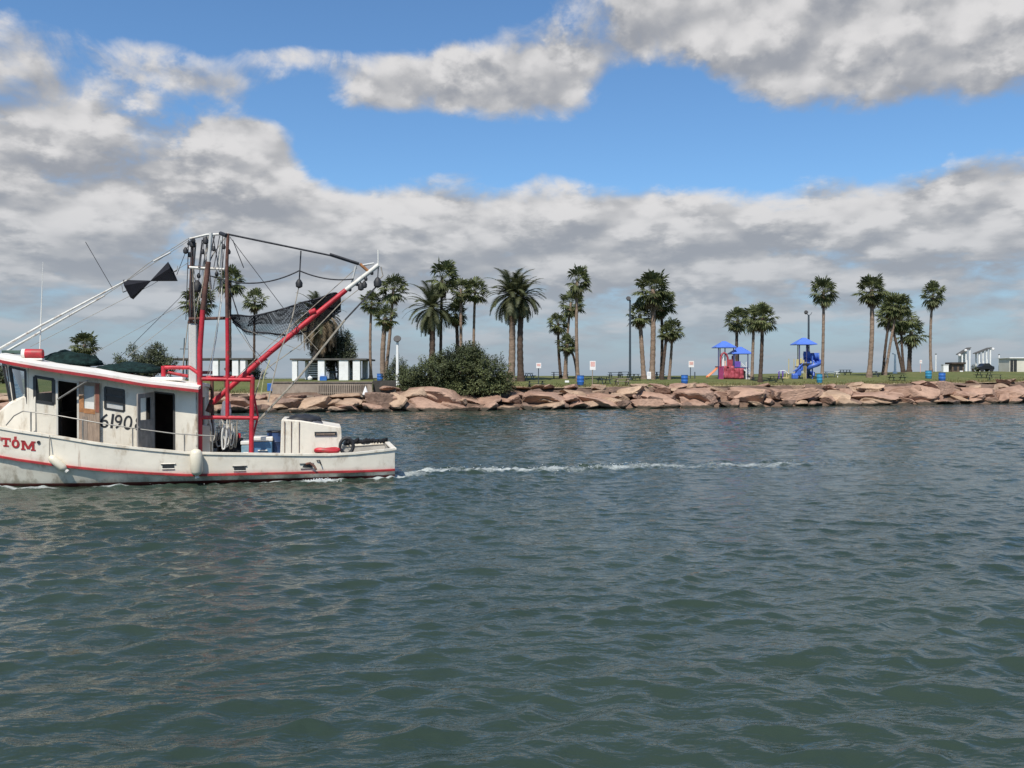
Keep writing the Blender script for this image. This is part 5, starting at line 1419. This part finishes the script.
# sloping trunk in front of the wheelhouse
a = bp(27.5, 394, 1.25); f1 = bp(8, 402, 1.2); f2 = bp(-6, 414, 1.0)
mb = MB(); vs = []
for s, z, t in ((a.x - .25, a.z + .02, 1.40), (a.x + .1, a.z, 1.34), (f1.x, f1.z, 1.18), (f2.x, f2.z, .98), (f2.x + .8, f2.z - .28, .75)):
    zb = ZB(s); vs += [(s, t + .05, zb), (s, t, z - .10), (s, t - .14, z), (s, -t + .14, z), (s, -t, z - .10), (s, -t - .05, zb)]
mb.add(vs, [(i * 6 + k, i * 6 + k + 1, i * 6 + 7 + k, i * 6 + 6 + k) for i in range(4) for k in range(5)] + [(5, 4, 3, 2, 1, 0), tuple(24 + k for k in range(6))])
mb.build('trunk_cabin', WHITE, boat, smooth=True)
# side railing
pts = [bph(5, 425.5), bph(13, 416), bph(22, 411.2), bph(40, 413.2), bph(60, 416.2), bph(100, 423.4), bph(140, 429.4), bph(172, 433.6), bph(198, 435.4), bph(214, 436)]
ins = Vector((0, -.07, 0)); pts = [p + ins for p in pts]
rail = MB(); rail.tube(pts, .017, 8); rail = rail.build('railing', STEEL, boat, smooth=True)
for px, r in ((30, 412), (82, 420.2), (132, 428.2), (184, 434.4), (212, 436)):
    p = bph(px, r) + ins; MB().tube([p, (p.x, p.y, zs(p.x))], .02, 6).build('post', STEEL, rail)
pts2 = [Vector((p.x, -p.y, p.z)) for p in pts]; rail2 = MB().tube(pts2, .022, 8).build('railing', STEEL, boat, smooth=True)
for p in pts2[2::2]: MB().tube([p, (p.x, p.y, zs(p.x))], .02, 6).build('post', STEEL, rail2)
# roof fittings
a, b = bp(22, 361, 1.0), bp(42.5, 363, 1.0); c0 = Vector(((a.x + b.x) / 2, .9, 0)); zt = zroof(c0.x) + .08
ax = Matrix.Translation((c0.x, .9, zt + .16)) @ Matrix.Rotation(R(-90), 4, 'Y')
ln = (a.x - b.x) / 2
can = MB().lathe([(.05, -ln), (.13, -ln + .01), (.14, -ln + .05), (.14, ln - .05), (.13, ln - .01), (.05, ln)], 16, ax).build('horn_canister', RED, boat, smooth=True)
MB().lathe([(.1, -ln - .03), (.142, -ln - .02), (.142, -ln + .06), (.141, -ln + .07)], 16, ax).build('end_cap', LIDW, can, smooth=True)
MB().box((c0.x - ln, .76, zt - .03), (c0.x + ln, 1.04, zt + .03)).build('cradle', LIDW, can, bevel=.01)
p = bp(39.5, 362, .6); q = bp(43.5, 262, .6)
MB().tube([p - Vector((0, 0, .1)), p.lerp(q, .5), q], [.022, .016, .006], 6).build('whip_antenna', LIDW, boat)
a, b = bp(5, 356.5, -.2), bp(24, 350.5, -.2)
MB().box((b.x, -.55, zroof(a.x) + .08), (a.x, .1, b.z)).build('roof_locker', mat('dull_green_paint', (.05, .09, .075), .6, .2, 3), boat, bevel=.02)
a = bp(168, 379, .9); MB().box((a.x - .45, .6, zroof(a.x) + .07), (a.x + .45, 1.1, zroof(a.x) + .17)).build('roof_hatch', ROOFW, boat, bevel=.03)

# masts, gantry and boom --------------------------------------------------------------
def bar(name, pts, r, m, parent=boat, n=10):
    return MB().tube([bp(*p) for p in pts], r, n).build(name, m, parent, smooth=True)
T1 = 1.15
mast = bar('mast', [(199.5, 452, T1), (199.8, 400, T1), (200, 350, T1), (203, 310, T1)], [.078, .078, .078, .072], RED)
bar('mast_top', [(203, 310, T1), (207, 277, T1), (208.7, 262, T1)], .075, RUST, mast)
bar('mast_top', [(208.7, 265, T1), (211.4, 233, T1)], .05, GREYW, mast)
bar('mast', [(190.5, 378, -.5), (191, 300, -.5), (193, 238, -.5)], [.075, .065, .045], RUST)
bar('mast', [(227.3, 418, T1), (227.6, 345, T1), (227.2, 318, T1)], [.06, .06, .055], RED)
bar('mast', [(227.2, 319, T1), (227.2, 262, T1), (228.3, 234, T1)], [.055, .05, .045], RUST)
bar('mast', [(219.5, 268, -.5), (222.5, 236, -.5)], .035, GREYW)
bar('crosstree', [(189.5, 267.5, .4), (224.5, 269.5, .4)], .04, WPOLE)
bar('crosstree', [(188.5, 267, .2), (207, 268.5, .2)], .055, RUST)
bar('crosstree', [(190, 239, .3), (207, 235, .3), (229, 234, .3)], .034, WPOLE)
bar('crosstree', [(189, 319, .3), (232, 318, .3)], .05, RUST)
bar('crosstree', [(189, 244, -.4), (194, 240, .6)], .05, BLACK); bar('crosstree', [(221, 233.5, .8), (227, 236, 1.2)], .06, BLACK)
# exhaust stack
a, b = bp(189.2, 372, .1), bp(197.2, 323.5, .1)
st = MB().box((b.x, -.02, zroof(a.x) - .2), (a.x, .24, b.z)).build('exhaust_stack', GREYW, boat, bevel=.03)
MB().box((b.x - .02, -.04, b.z), (a.x + .02, .26, b.z + .06)).build('stack_cap', RUST, st, bevel=.01)
# red gantry frame
bar('gantry_bar', [(163.5, 367.5, .9), (190, 367.5, .9), (199.5, 374, T1)], .06, RED)
bar('gantry_bar', [(163.5, 366, .9), (163.5, 376.5, .9)], .065, RED)
bar('gantry_bar', [(165, 372, -.6), (199, 378, -.6)], .05, RED)
bar('gantry_bar', [(199.5, 379, T1), (253.5, 380, T1)], .062, RED)
bar('gantry_bar', [(199.8, 417.3, T1), (258, 418.2, T1)], .06, RED)
bar('gantry_bar', [(252.6, 377, T1), (252, 400, T1), (251, 453, T1)], .072, RED)
bar('gantry_bar', [(201, 380, T1), (201, 376, -1.1)], .05, RED); bar('gantry_bar', [(252, 380, T1), (252, 376, -1.1)], .05, RED)
bar('gantry_bar', [(212, 376, -1.1), (212.5, 440, -1.1)], .055, RUST); bar('gantry_bar', [(252, 376, -1.1), (251.5, 437, -1.1)], .06, RED)
bar('gantry_bar', [(199, 377, -1.1), (252, 377, -1.1)], .045, RED)
bar('gantry_bar', [(251, 380, T1), (258, 417, T1 - .3), (252, 440, T1)], .03, RED)
boom = bar('boom', [(210.5, 404.5, .3), (270, 352.2, .3), (346, 290.2, .3)], [.088, .088, .082], RED)
bar('boom_end', [(346, 290.2, .3), (378.5, 265.2, .3)], .072, WPOLE, boom)
bar('boom_end', [(356, 266, .35), (352, 283, .3)], .03, GREYW, boom); bar('boom_end', [(360, 264, .3), (368, 271, .3)], .05, WOODO, boom)
bar('boom_end', [(362, 265.5, .3), (374, 263.5, .3)], .035, GREYW, boom)
bar('boom_bracket', [(208, 412, .3), (213, 400, .3)], .09, RUST, boom)
bar('boom_bracket', [(310, 313, .3), (316, 310.5, .35)], .09, RED, boom)
bar('boom_light_mast', [(378.3, 265, .3), (378.3, 250, .3)], .022, LIDW, boom)
def block(px, row, t, s=1.0, parent=boat):
    c = bp(px, row, t); mb = MB(); mb.lathe([(.03, -.13 * s), (.10 * s, -.09 * s), (.11 * s, .03 * s), (.06 * s, .12 * s), (.02, .16 * s)], 10, Matrix.Translation(c)); return mb.build('pulley_block', BLACK, parent, smooth=True)
block(377.8, 283, .3, 1.2); block(361, 287, .3, .9); block(299.3, 284, .5, 1.0); block(197.5, 287, .3, 1.3); block(193, 244, .3, .9); block(206, 241, .3, .8); block(186, 251, .3, .7); block(364.5, 285, .3, .8)
# white forward outriggers and the forestay
bar('outrigger', [(-40, 371, .9), (40, 326.2, .7), (127, 280.5, .5)], [.038, .034, .024], WPOLE)
bar('outrigger', [(-40, 378, -.6), (30, 338, -.4), (105, 295.5, -.2)], [.038, .034, .024], WPOLE)
def rope(pts, r=.012, m=ROPED, sag=0.0, parent=boat):
    P = [bp(*p) for p in pts]
    if len(P) == 2: P = sagline(P[0], P[1], sag)
    return MB().tube(P, r, 5).build('rope', m, parent, smooth=True)
rope([(127, 280.5, .5), (148, 264, .4), (190, 238, .3)], .010, ROPE)
bar('stay_turnbuckle', [(154, 261.5, .4), (171, 252.5, .35)], .028, GREYW)
rope([(105, 295.5, -.2), (190, 240, -.2)], .009, ROPE)
rope([(86, 242, .5), (112, 287, .5)], .010, ROPED); rope([(177, 275, .4), (188, 247, .3)], .010, ROPED)
rope([(30, 347, .6), (152, 285, .4), (190, 262, .2)], .007, ROPE)
rope([(115, 362, -.4), (190, 288, -.3)], .008, ROPED); rope([(60, 372, -.5), (190, 300, -.3)], .006, ROPE); rope([(128, 356, .4), (188, 310, .2)], .007, ROPE)
rope([(226, 234, 1.1), (330, 255.5, .6), (358, 264.5, .35)], .030, ROPED)
rope([(330, 254.5, .6), (359, 264, .35)], .05, ROPED)
rope([(228, 281, 1.0), (300, 270.5, .6)], .022, ROPED, .20); rope([(300, 271, .6), (354, 279, .35)], .022, ROPED, .12); rope([(207, 275, .8), (228, 281, 1.0)], .02, ROPED)
rope([(301.2, 251, .6), (299.5, 281, .5)], .022, ROPED)
rope([(299, 287, .5), (292, 320, .6), (279, 355, .9), (268, 402, 1.2)], .018, ROPE)
rope([(378.5, 267, .3), (377.8, 279, .3)], .018, ROPED)
rope([(377, 286, .3), (345, 320, .3)], .028, ROPED); rope([(345, 320, .3), (300, 376, .2), (258, 421, .2)], .034, ROPE)
rope([(357, 268, .3), (270, 345, .3), (215, 398, .35)], .012, ROPE, 0)
rope([(344, 300, .3), (300, 345, .4), (262, 372, .7), (254, 400, 1.0)], .016, ROPE)
rope([(230, 237, 1.1), (300, 330, .8)], .010, ROPED); rope([(300, 330, .8), (318, 350, .8)], .010, ROPE)
rope([(233, 240, 1.1), (244, 268, 1.1)], .014, ROPED)
rope([(210, 375, .6), (216, 340, .6), (222, 300, .8), (222, 270, .8)], .016, LIDW)
rope([(207, 378, .4), (214, 345, .4), (230, 238, .6)], .008, ROPE)
for k, (x0, r0, x1, r1) in enumerate([(192.5, 243, 190, 330), (195.5, 240, 194, 268), (196.5, 243, 193, 282), (202.5, 240, 199, 268), (203, 243, 197, 300), (209, 235, 203, 268), (215, 236, 207, 270), (220, 236, 214, 268),
                                      (226, 237, 213, 255), (213, 255, 207, 268), (190, 268, 197, 284), (206, 268, 200, 300), (198, 284, 204, 302), (213, 234, 219, 268), (188.5, 320, 182, 372), (224, 270, 240, 320), (189, 240, 186, 320)]):
    rope([(x0, r0, .3 - .1 * (k % 3)), (x1, r1, .2 + .1 * (k % 4))], (.02, .013, .016)[k % 3], (ROPED, ROPED, ROPE)[k % 3])
rg = random.Random(63)
for k in range(16):
    x0 = rg.uniform(189, 229); x1 = x0 + rg.uniform(-9, 9); r0 = rg.choice([236, 237, 240, 268, 269]); r1 = r0 + rg.uniform(26, 60)
    rope([(x0, r0, rg.uniform(-.4, 1.0)), (x1, r1, rg.uniform(-.4, 1.0))], rg.choice([.009, .012, .018]), rg.choice([ROPED, ROPED, ROPE, LIDW]), rg.uniform(0, .15))
for px, row, t in ((190, 255, .2), (203, 252, .5), (214, 249, .4), (224, 247, .9), (199, 276, .1), (207, 262, .8), (217, 274, .2), (229, 252, 1.1)): block(px, row, t, .55)
for px, row, t in ((372, 270, .3), (366, 276, .35), (357, 281, .3), (350, 286.5, .3)): block(px, row + 3, t, .5, boom)
rope([(381, 267, .3), (383, 276, .3), (378, 281, .3)], .02, ROPE); rope([(360, 278, .3), (361, 286, .3)], .02, ROPED); rope([(362, 287, .3), (345, 300, .3), (338, 306, .3)], .012, ROPE)
rope([(232, 320, .8), (262, 365, .7)], .010, ROPE); rope([(236, 326, .8), (300, 350, .5), (320, 330, .4)], .008, ROPE); rope([(240, 326, .6), (250, 345, .4), (275, 372, .2)], .008, ROPED)
rope([(270, 360, 1.1), (264, 376, 1.2), (261, 395, 1.2)], .014, mat('yellow_rope', (.42, .40, .20), .9, .2, 6))

# stern house -------------------------------------------------------------------------------
a, b = bp(279.5, 454, 1.25), bp(343, 454, 1.25); zd_ = zs(3) - DK
z_l, z_r = bp(281, 419.5, 1.25).z, bp(343, 427.5, 1.25).z
sh = MB(); pr = [(b.x, zd_), (a.x, zd_), (a.x - .05, z_l), (a.x - .62, z_l - .04), (b.x + .05, z_r)]
vs = [(x, 1.25 - (.04 if z > zd_ else 0), z) for x, z in pr] + [(x, -1.0 + (.04 if z > zd_ else 0), z) for x, z in pr]
sh.add(vs, [(0, 1, 2, 3, 4), (9, 8, 7, 6, 5), (0, 5, 6, 1), (1, 6, 7, 2), (2, 7, 8, 3), (3, 8, 9, 4), (4, 9, 5, 0)])
house = sh.build('stern_house', WHITE, boat, bevel=.03)
for px in (284.5, 291.2, 299):
    p = bp(px, 437, 1.25); MB().box((p.x - .008, 1.2, zd_ + .05), (p.x + .008, 1.256, bp(px, 421.5, 1.25).z)).build('plank_seam', RUST, house)
p, q = bp(314.5, 435.6, 1.25), bp(336.5, 431.7, 1.25)
MB().box((q.x, 1.2, p.z), (p.x, 1.262, q.z)).build('vent_slot', DARKG, house); MB().box((q.x + .05, 1.25, p.z + .03), (p.x - .05, 1.268, p.z + .06)).build('vent_slat', WOOD, house)
def rag(name, c, sx, sy, sz, seed, m, label, cat, parent=None, n=22, rot=0, kind=None, group=None):
    """a soft heap: flattened lump with folds"""
    bm = bmesh.new(); bmesh.ops.create_icosphere(bm, subdivisions=4, radius=1); o3 = Vector((seed * 1.7, seed, 0))
    for v in bm.verts:
        d = v.co.copy(); k = 1 + .22 * mnoise.noise(d * 1.6 + o3) + .13 * mnoise.noise(d * 4 + o3) + .07 * mnoise.noise(d * 9 + o3)
        z = d.z * k; z = z if z > 0 else z * .15
        v.co = Vector((d.x * k * sx, d.y * k * sy, z * sz))
    me = bpy.data.meshes.new(name); bm.to_mesh(me); bm.free(); me.materials.append(m)
    me.polygons.foreach_set('use_smooth', [True] * len(me.polygons))
    o = bpy.data.objects.new(name, me); col.objects.link(o)
    o.matrix_world = BM @ Matrix.Translation(c) @ Matrix.Rotation(rot, 4, 'Z')
    return tag(o, label, cat, group, kind)
def on_roof(px, t): p = bp(px, 370, t); return Vector((p.x, t, zroof(p.x) + .10 * (1 - (t / TR) ** 2)))
rag('net_heap', on_roof(72, -.1) + Vector((0, 0, -.02)), .82, .75, .40, 3, GNET, 'dark green net heaped in a mound on the wheelhouse roof', 'net')
rag('net_heap', on_roof(130, -.2) + Vector((0, 0, .02)), 1.05, .8, .27, 5, GNET, 'flatter dark green net heap spread on the aft roof, beside the red gantry', 'net')
rag('rubber_mat', Vector((bp(303, 420, .5).x, .5, z_l - .14)), .60, .55, .27, 8, BLACK, 'crumpled black rubber mat on top of the white stern house', 'mat', rot=.3)
rag('folded_tarp', Vector((bp(312, 422, .2).x, .75, z_l - .22)), .36, .36, .16, 9, mat('grey_tarp', (.10, .10, .11), .7, .3, 3), 'folded grey tarp beside the black mat on the stern house', 'tarp')
# red float on the port gunwale by the stern house
c = bp(327, 450.5, 1.55); mb = MB(); mb.tube([Vector((c.x + .32 * math.cos(q), 1.50 + .10 * math.sin(q), c.z + .02 * math.sin(q * 2))) for q in np.linspace(0, 6.2832, 25)], .075, 8, False)
o = mb.build('red_hose_coil', RED, None, smooth=True); o.matrix_world = BM.copy(); tag(o, 'flat coil of red hose on the gunwale under the stern house vent', 'hose')
# tyre fender aft of the stern house
c = bp(346.5, 446, 1.2); mb = MB(); mb.tube([Vector((c.x + .20 * math.cos(q), 1.2, c.z + .24 * math.sin(q))) for q in np.linspace(0, 6.2832, 25)], .055, 8, False)
o = mb.build('tyre', BLACK, None, smooth=True); o.matrix_world = BM.copy(); tag(o, 'small black tyre hanging at the aft end of the stern house', 'tyre')
# net and rope bundle lying along the far rail to the stern
rng = random.Random(12); pts, rs = [], []
for i in range(30):
    f = i / 29; s = bp(345, 440, -1.5).x * (1 - f) + .05 * f
    pts.append((s, -hb(s) + .08 + rng.uniform(-.03, .03), zs(s) + .10 - .03 * f + rng.uniform(-.02, .03))); rs.append(.12 * rng.uniform(.6, 1.3) * (1 - .35 * f))
o = MB().tube(pts, rs, 8).build('rolled_net', NETB, None, smooth=True); o.matrix_world = BM.copy(); tag(o, 'long roll of dark net lying along the far rail to the stern', 'net')
# fenders on the port side
def fender(px0, r0, px1, r1, rad, label, off):
    a, b = bph(px0, r0), bph(px1, r1); A_ = Vector((a.x, hull_t(a.x, a.z) + off, a.z)); B_3 = Vector((b.x, hull_t(b.x, b.z) + off, b.z))
    root = empty('fender', BM @ A_, 0, label, 'fender', 'fenders hanging on the port side')
    d = (B_3 - A_); ln = d.length; M = Matrix.Translation((0, 0, 0)) @ (Matrix.Rotation(math.pi + BTH, 4, 'Z').to_3x3().to_4x4() @ d.to_track_quat('Z', 'Y').to_matrix().to_4x4())
    mb = MB(); mb.lathe([(rad * .3, 0), (rad * .75, .04), (rad, .12), (rad * 1.0, ln - .12), (rad * .75, ln - .04), (rad * .3, ln)], 16, M); mb.build('fender_body', CREAM, root, smooth=True)
    mb = MB(); mb.lathe([(.03, ln - .01), (.06, ln + .02), (.06, ln + .07), (.03, ln + .09)], 10, M); mb.build('eye', LIDW, root, smooth=True)
    top = BM @ Vector((a.x + .02, hb(a.x) + .03, zs(a.x) + .02)) - BM @ A_
    MB().tube([top, (0, 0, 0)], .014, 6).build('lanyard', ROPE, root)
    return root
fender(50.5, 456, 66, 470, .115, 'white slim fender swinging aft below the name on the bow', .14)
fender(196.5, 448.5, 197.5, 475, .17, 'thick cream fender hanging upright below the red mast foot', .18)
p = bph(203, 452); 
# deck gear between cabin and stern house ------------------------------------------------------
a, b = bp(200.5, 425.5, .75), bp(210, 455, .75)
MB().box((b.x, .2, zs(6) - DK), (a.x, .8, a.z)).build('deck_box', WHITE, boat, bevel=.02)
def cooler(px0, px1, row, t, dep, label, m, hgt_=None):
    a, b = bp(px0, row, t), bp(px1, 455, t); zb = zs(a.x) - DK; root = empty('cooler', BM @ Vector(((a.x + b.x) / 2, t - dep / 2, zb)), math.pi + BTH, label, 'cooler', 'coolers on the aft deck')
    w_ = (a.x - b.x) / 2; h_ = a.z - zb
    MB().box((-w_, -dep / 2, 0), (w_, dep / 2, h_ * .82)).build('body', m, root, bevel=.03); MB().box((-w_ - .02, -dep / 2 - .02, h_ * .83), (w_ + .02, dep / 2 + .02, h_)).build('lid', LIDW, root, bevel=.03)
    MB().tube([(-w_ * .5, dep / 2 + .03, h_ * .5), (w_ * .5, dep / 2 + .03, h_ * .5)], .02, 6).build('handle', LIDW, root)
cooler(253, 272, 437, .6, .7, 'faded blue cooler with pale lid against the stern house', COOLB)
cooler(241, 250.5, 441, .75, .6, 'pale blue cooler left of the red gantry leg', mat('pale_blue_cooler', (.22, .34, .40), .5, .2, 3))
barrel_c = bp(276, 444, .1); ro = empty('deck_drum', BM @ Vector((barrel_c.x, .1, zs(3.5) - DK)), 0, 'dark blue drum between the blue cooler and the stern house', 'drum')
MB().lathe([(.26, 0), (.28, .03), (.28, .3), (.295, .32), (.28, .35), (.28, .66), (.295, .68), (.28, .71), (.27, .98), (.2, 1.0)], 18).build('drum_body', mat('navy_drum', (.02, .05, .14), .45, .15, 2), ro.copy() if False else ro, smooth=True)
MB().lathe([(.285, .97), (.295, .99), (.285, 1.02)], 18).build('rim', BLACK, ro, smooth=True)
# tangle of rope and hoses hung on the gantry
rng = random.Random(31)
coil = empty('rope_tangle', BM @ bp(222, 436, .9), math.pi + BTH, 'tangle of pale ropes hung from the lower gantry bar over the deck', 'rope')
base = bp(222, 436, .9)
for i in range(17):
    x0, x1 = rng.uniform(208, 238), rng.uniform(-5, 5); t = rng.uniform(.55, 1.12); r0 = rng.uniform(418, 426); r1 = rng.uniform(438, 452)
    P = [bp(x0, r0, t), bp(x0 + x1 * .3 + rng.uniform(-2, 2), (r0 + r1) / 2 - 3, t), bp(x0 + x1 * .8, r1, t - .05), bp(x0 + x1 + 3, r1 - 1, t - .05), bp(x0 + x1 + 4.5, (r0 + r1) / 2, t), bp(x0 + x1 + rng.uniform(3, 6), r0 + 3, t)]
    Q_ = []
    for k in range(len(P) - 1):
        for j in range(4): Q_.append(P[k].lerp(P[k + 1], j / 4))
    Q_ = [Q_[max(k - 1, 0)] * .25 + Q_[k] * .5 + Q_[min(k + 1, len(Q_) - 1)] * .25 - base for k in range(len(Q_))]
    MB().tube(Q_, rng.uniform(.014, .026), 6).build('rope_loop', rng.choice([ROPE, ROPE, LIDW, mat('grey_hose', (.3, .3, .3), .6, .2, 3)]), coil, smooth=True)
wn = empty('winch', BM @ Vector((bp(222, 440, .1).x, .1, zs(5) - DK)), math.pi + BTH, 'dark rusty winch on deck behind the hanging ropes', 'winch')
MB().box((-.5, -.3, 0), (.5, .3, .28)).build('bed', RUST, wn, bevel=.03)
for x in (-.28, .28):
    MB().lathe([(.34, -.2), (.34, -.16), (.14, -.15), (.14, .15), (.34, .16), (.34, .2)], 18, Matrix.Translation((x, 0, .58)) @ Matrix.Rotation(R(90), 4, 'Y')).build('drum', BLACK, wn, smooth=True)
MB().box((-.55, -.06, .28), (-.48, .06, .9)).build('stand', RED, wn); MB().box((.48, -.06, .28), (.55, .06, .9)).build('stand', RED, wn)
MB().tube([(-.56, 0, .58), (.56, 0, .58)], .05, 8).build('shaft', STEEL, wn)
rag('net_pile', Vector((bp(232, 440, .3).x, .1, zs(4.6) - DK + .3)), .42, .5, .55, 14, NETB, 'dark net bundle behind the hanging ropes, right of the winch', 'net')
rag('work_clothes', Vector((bp(227, 405, -.7).x, -.6, bp(227, 418, -.7).z)), .17, .16, .62, 17, mat('lavender_grey_cloth', (.20, .20, .25), .9, .3, 3), 'lavender grey oilskins hung on the boom foot inside the gantry', 'clothes')
bar('gantry_bar', [(224, 377, -.8), (227, 408, -.7)], .02, RUST)

# black mesh day shape: two cones point to point -----------------------------------------------
a, b, w0 = bp(128.2, 290.3, .45), bp(173.3, 272.3, .45), bp(151, 281, .45)
dsr = empty('day_shape', BM @ w0, 0, 'black double cone day signal hanging from the forestay', 'day signal')
R3 = BM.to_3x3()
for e in (a, b):
    d = R3 @ (e - w0); ln = d.length; M = d.to_track_quat('Z', 'Y').to_matrix().to_4x4()
    MB().lathe([(.012, 0), (.34, ln), (.30, ln - .02), (.05, ln * .3)], 5, M @ Matrix.Rotation(.35, 4, 'Z')).build('cone', CLOTHB, dsr)
d = R3 @ (b - a); MB().tube([R3 @ (a - w0) * 1.22, R3 @ (b - w0) * 1.18], .016, 6).build('spindle', ROPED, dsr)
MB().tube([R3 @ (a - w0) * 1.22, R3 @ (bp(122, 284, .45) - w0)], .008, 5).build('lanyard', ROPE, dsr); MB().tube([R3 @ (b - w0) * 1.18, R3 @ (bp(178, 266, .45) - w0)], .008, 5).build('lanyard', ROPE, dsr)

# fine net slung between mast and boom -------------------------------------------------------------
top = [(230, 315, 1.0), (252, 316.5, .7), (280, 310, .35), (300, 303.5, .0), (320, 298, -.15), (334, 293, -.2), (341, 295, -.2)]
bot = [(233, 322, 1.0), (246, 332, .7), (268, 333, .35), (290, 336, .05), (312, 330, -.15), (330, 318, -.2), (341, 311, -.2)]
def along(P, f):
    x = f * (len(P) - 1); i = min(int(x), len(P) - 2); k = x - i; return bp(*P[i]).lerp(bp(*P[i + 1]), k)
def net_layer(nx, ny, wire, v0, v1, u0, u1, seed):
    mb = MB(); vs = []
    for j in range(ny + 1):
        for i in range(nx + 1):
            u = u0 + (u1 - u0) * i / nx; v = v0 + (v1 - v0) * j / ny; p = along(top, u).lerp(along(bot, u), v)
            p += Vector((0, .10 * math.sin(u * 9 + v * 4 + seed), -.10 * math.sin(math.pi * u) * v + .03 * math.sin(u * 23 + seed))); vs.append(p)
    mb.add(vs, [(j * (nx + 1) + i, j * (nx + 1) + i + 1, (j + 1) * (nx + 1) + i + 1, (j + 1) * (nx + 1) + i) for j in range(ny) for i in range(nx)])
    return mb, wire
slung = empty('slung_net', BM @ bp(290, 318, .6), math.pi + BTH, 'fine black net slung between the masts and the red boom', 'net'); off = bp(290, 318, .6)
for args in ((84, 22, .0135, 0, 1, 0, 1, 0), (70, 14, .0135, 0, .55, .15, 1, 2), (40, 18, .014, 0, .9, .62, 1, 4), (30, 16, .016, .05, .8, .72, 1, 5)):
    mb, wire = net_layer(*args); mb.v = [tuple(Vector(v) - off) for v in mb.v]
    o = mb.build('netting', NETB, slung, fix=False); w_ = o.modifiers.new('w', 'WIREFRAME'); w_.thickness = wire; w_.use_replace = True
for P in (top, bot): MB().tube([along(P, i / 20) - off for i in range(21)], .028, 6).build('head_rope', ROPED, slung, smooth=True)
# foam thrown up astern and at the shoulder
rng = random.Random(8); mb = MB()
for i in range(160):
    if rng.random() < .97:
        s = -rng.uniform(1.0, 9.0); t = rng.gauss(0, .25 + .03 * -s) + .25 * math.sin(s * .9); hgt2 = abs(rng.gauss(0, .07)) * (1.6 if -3.4 < s < -2 else .8)
    else:
        s = rng.choice([rng.gauss(10.3, .4), rng.uniform(4, 9), rng.uniform(.2, 2)]); t = hb(s) * .95 + .08 + abs(rng.gauss(0, .08)); hgt2 = abs(rng.gauss(0, .035))
    r = rng.uniform(.006, .018); mb.lathe([(r * .4, -r * .8), (r, 0), (r * .4, r * .8)], 5, Matrix.Translation((s, t, .02 + hgt2)))
o = mb.build('wake_foam', MATS['white_water'], None); o.matrix_world = BM.copy(); o['kind'] = 'stuff'
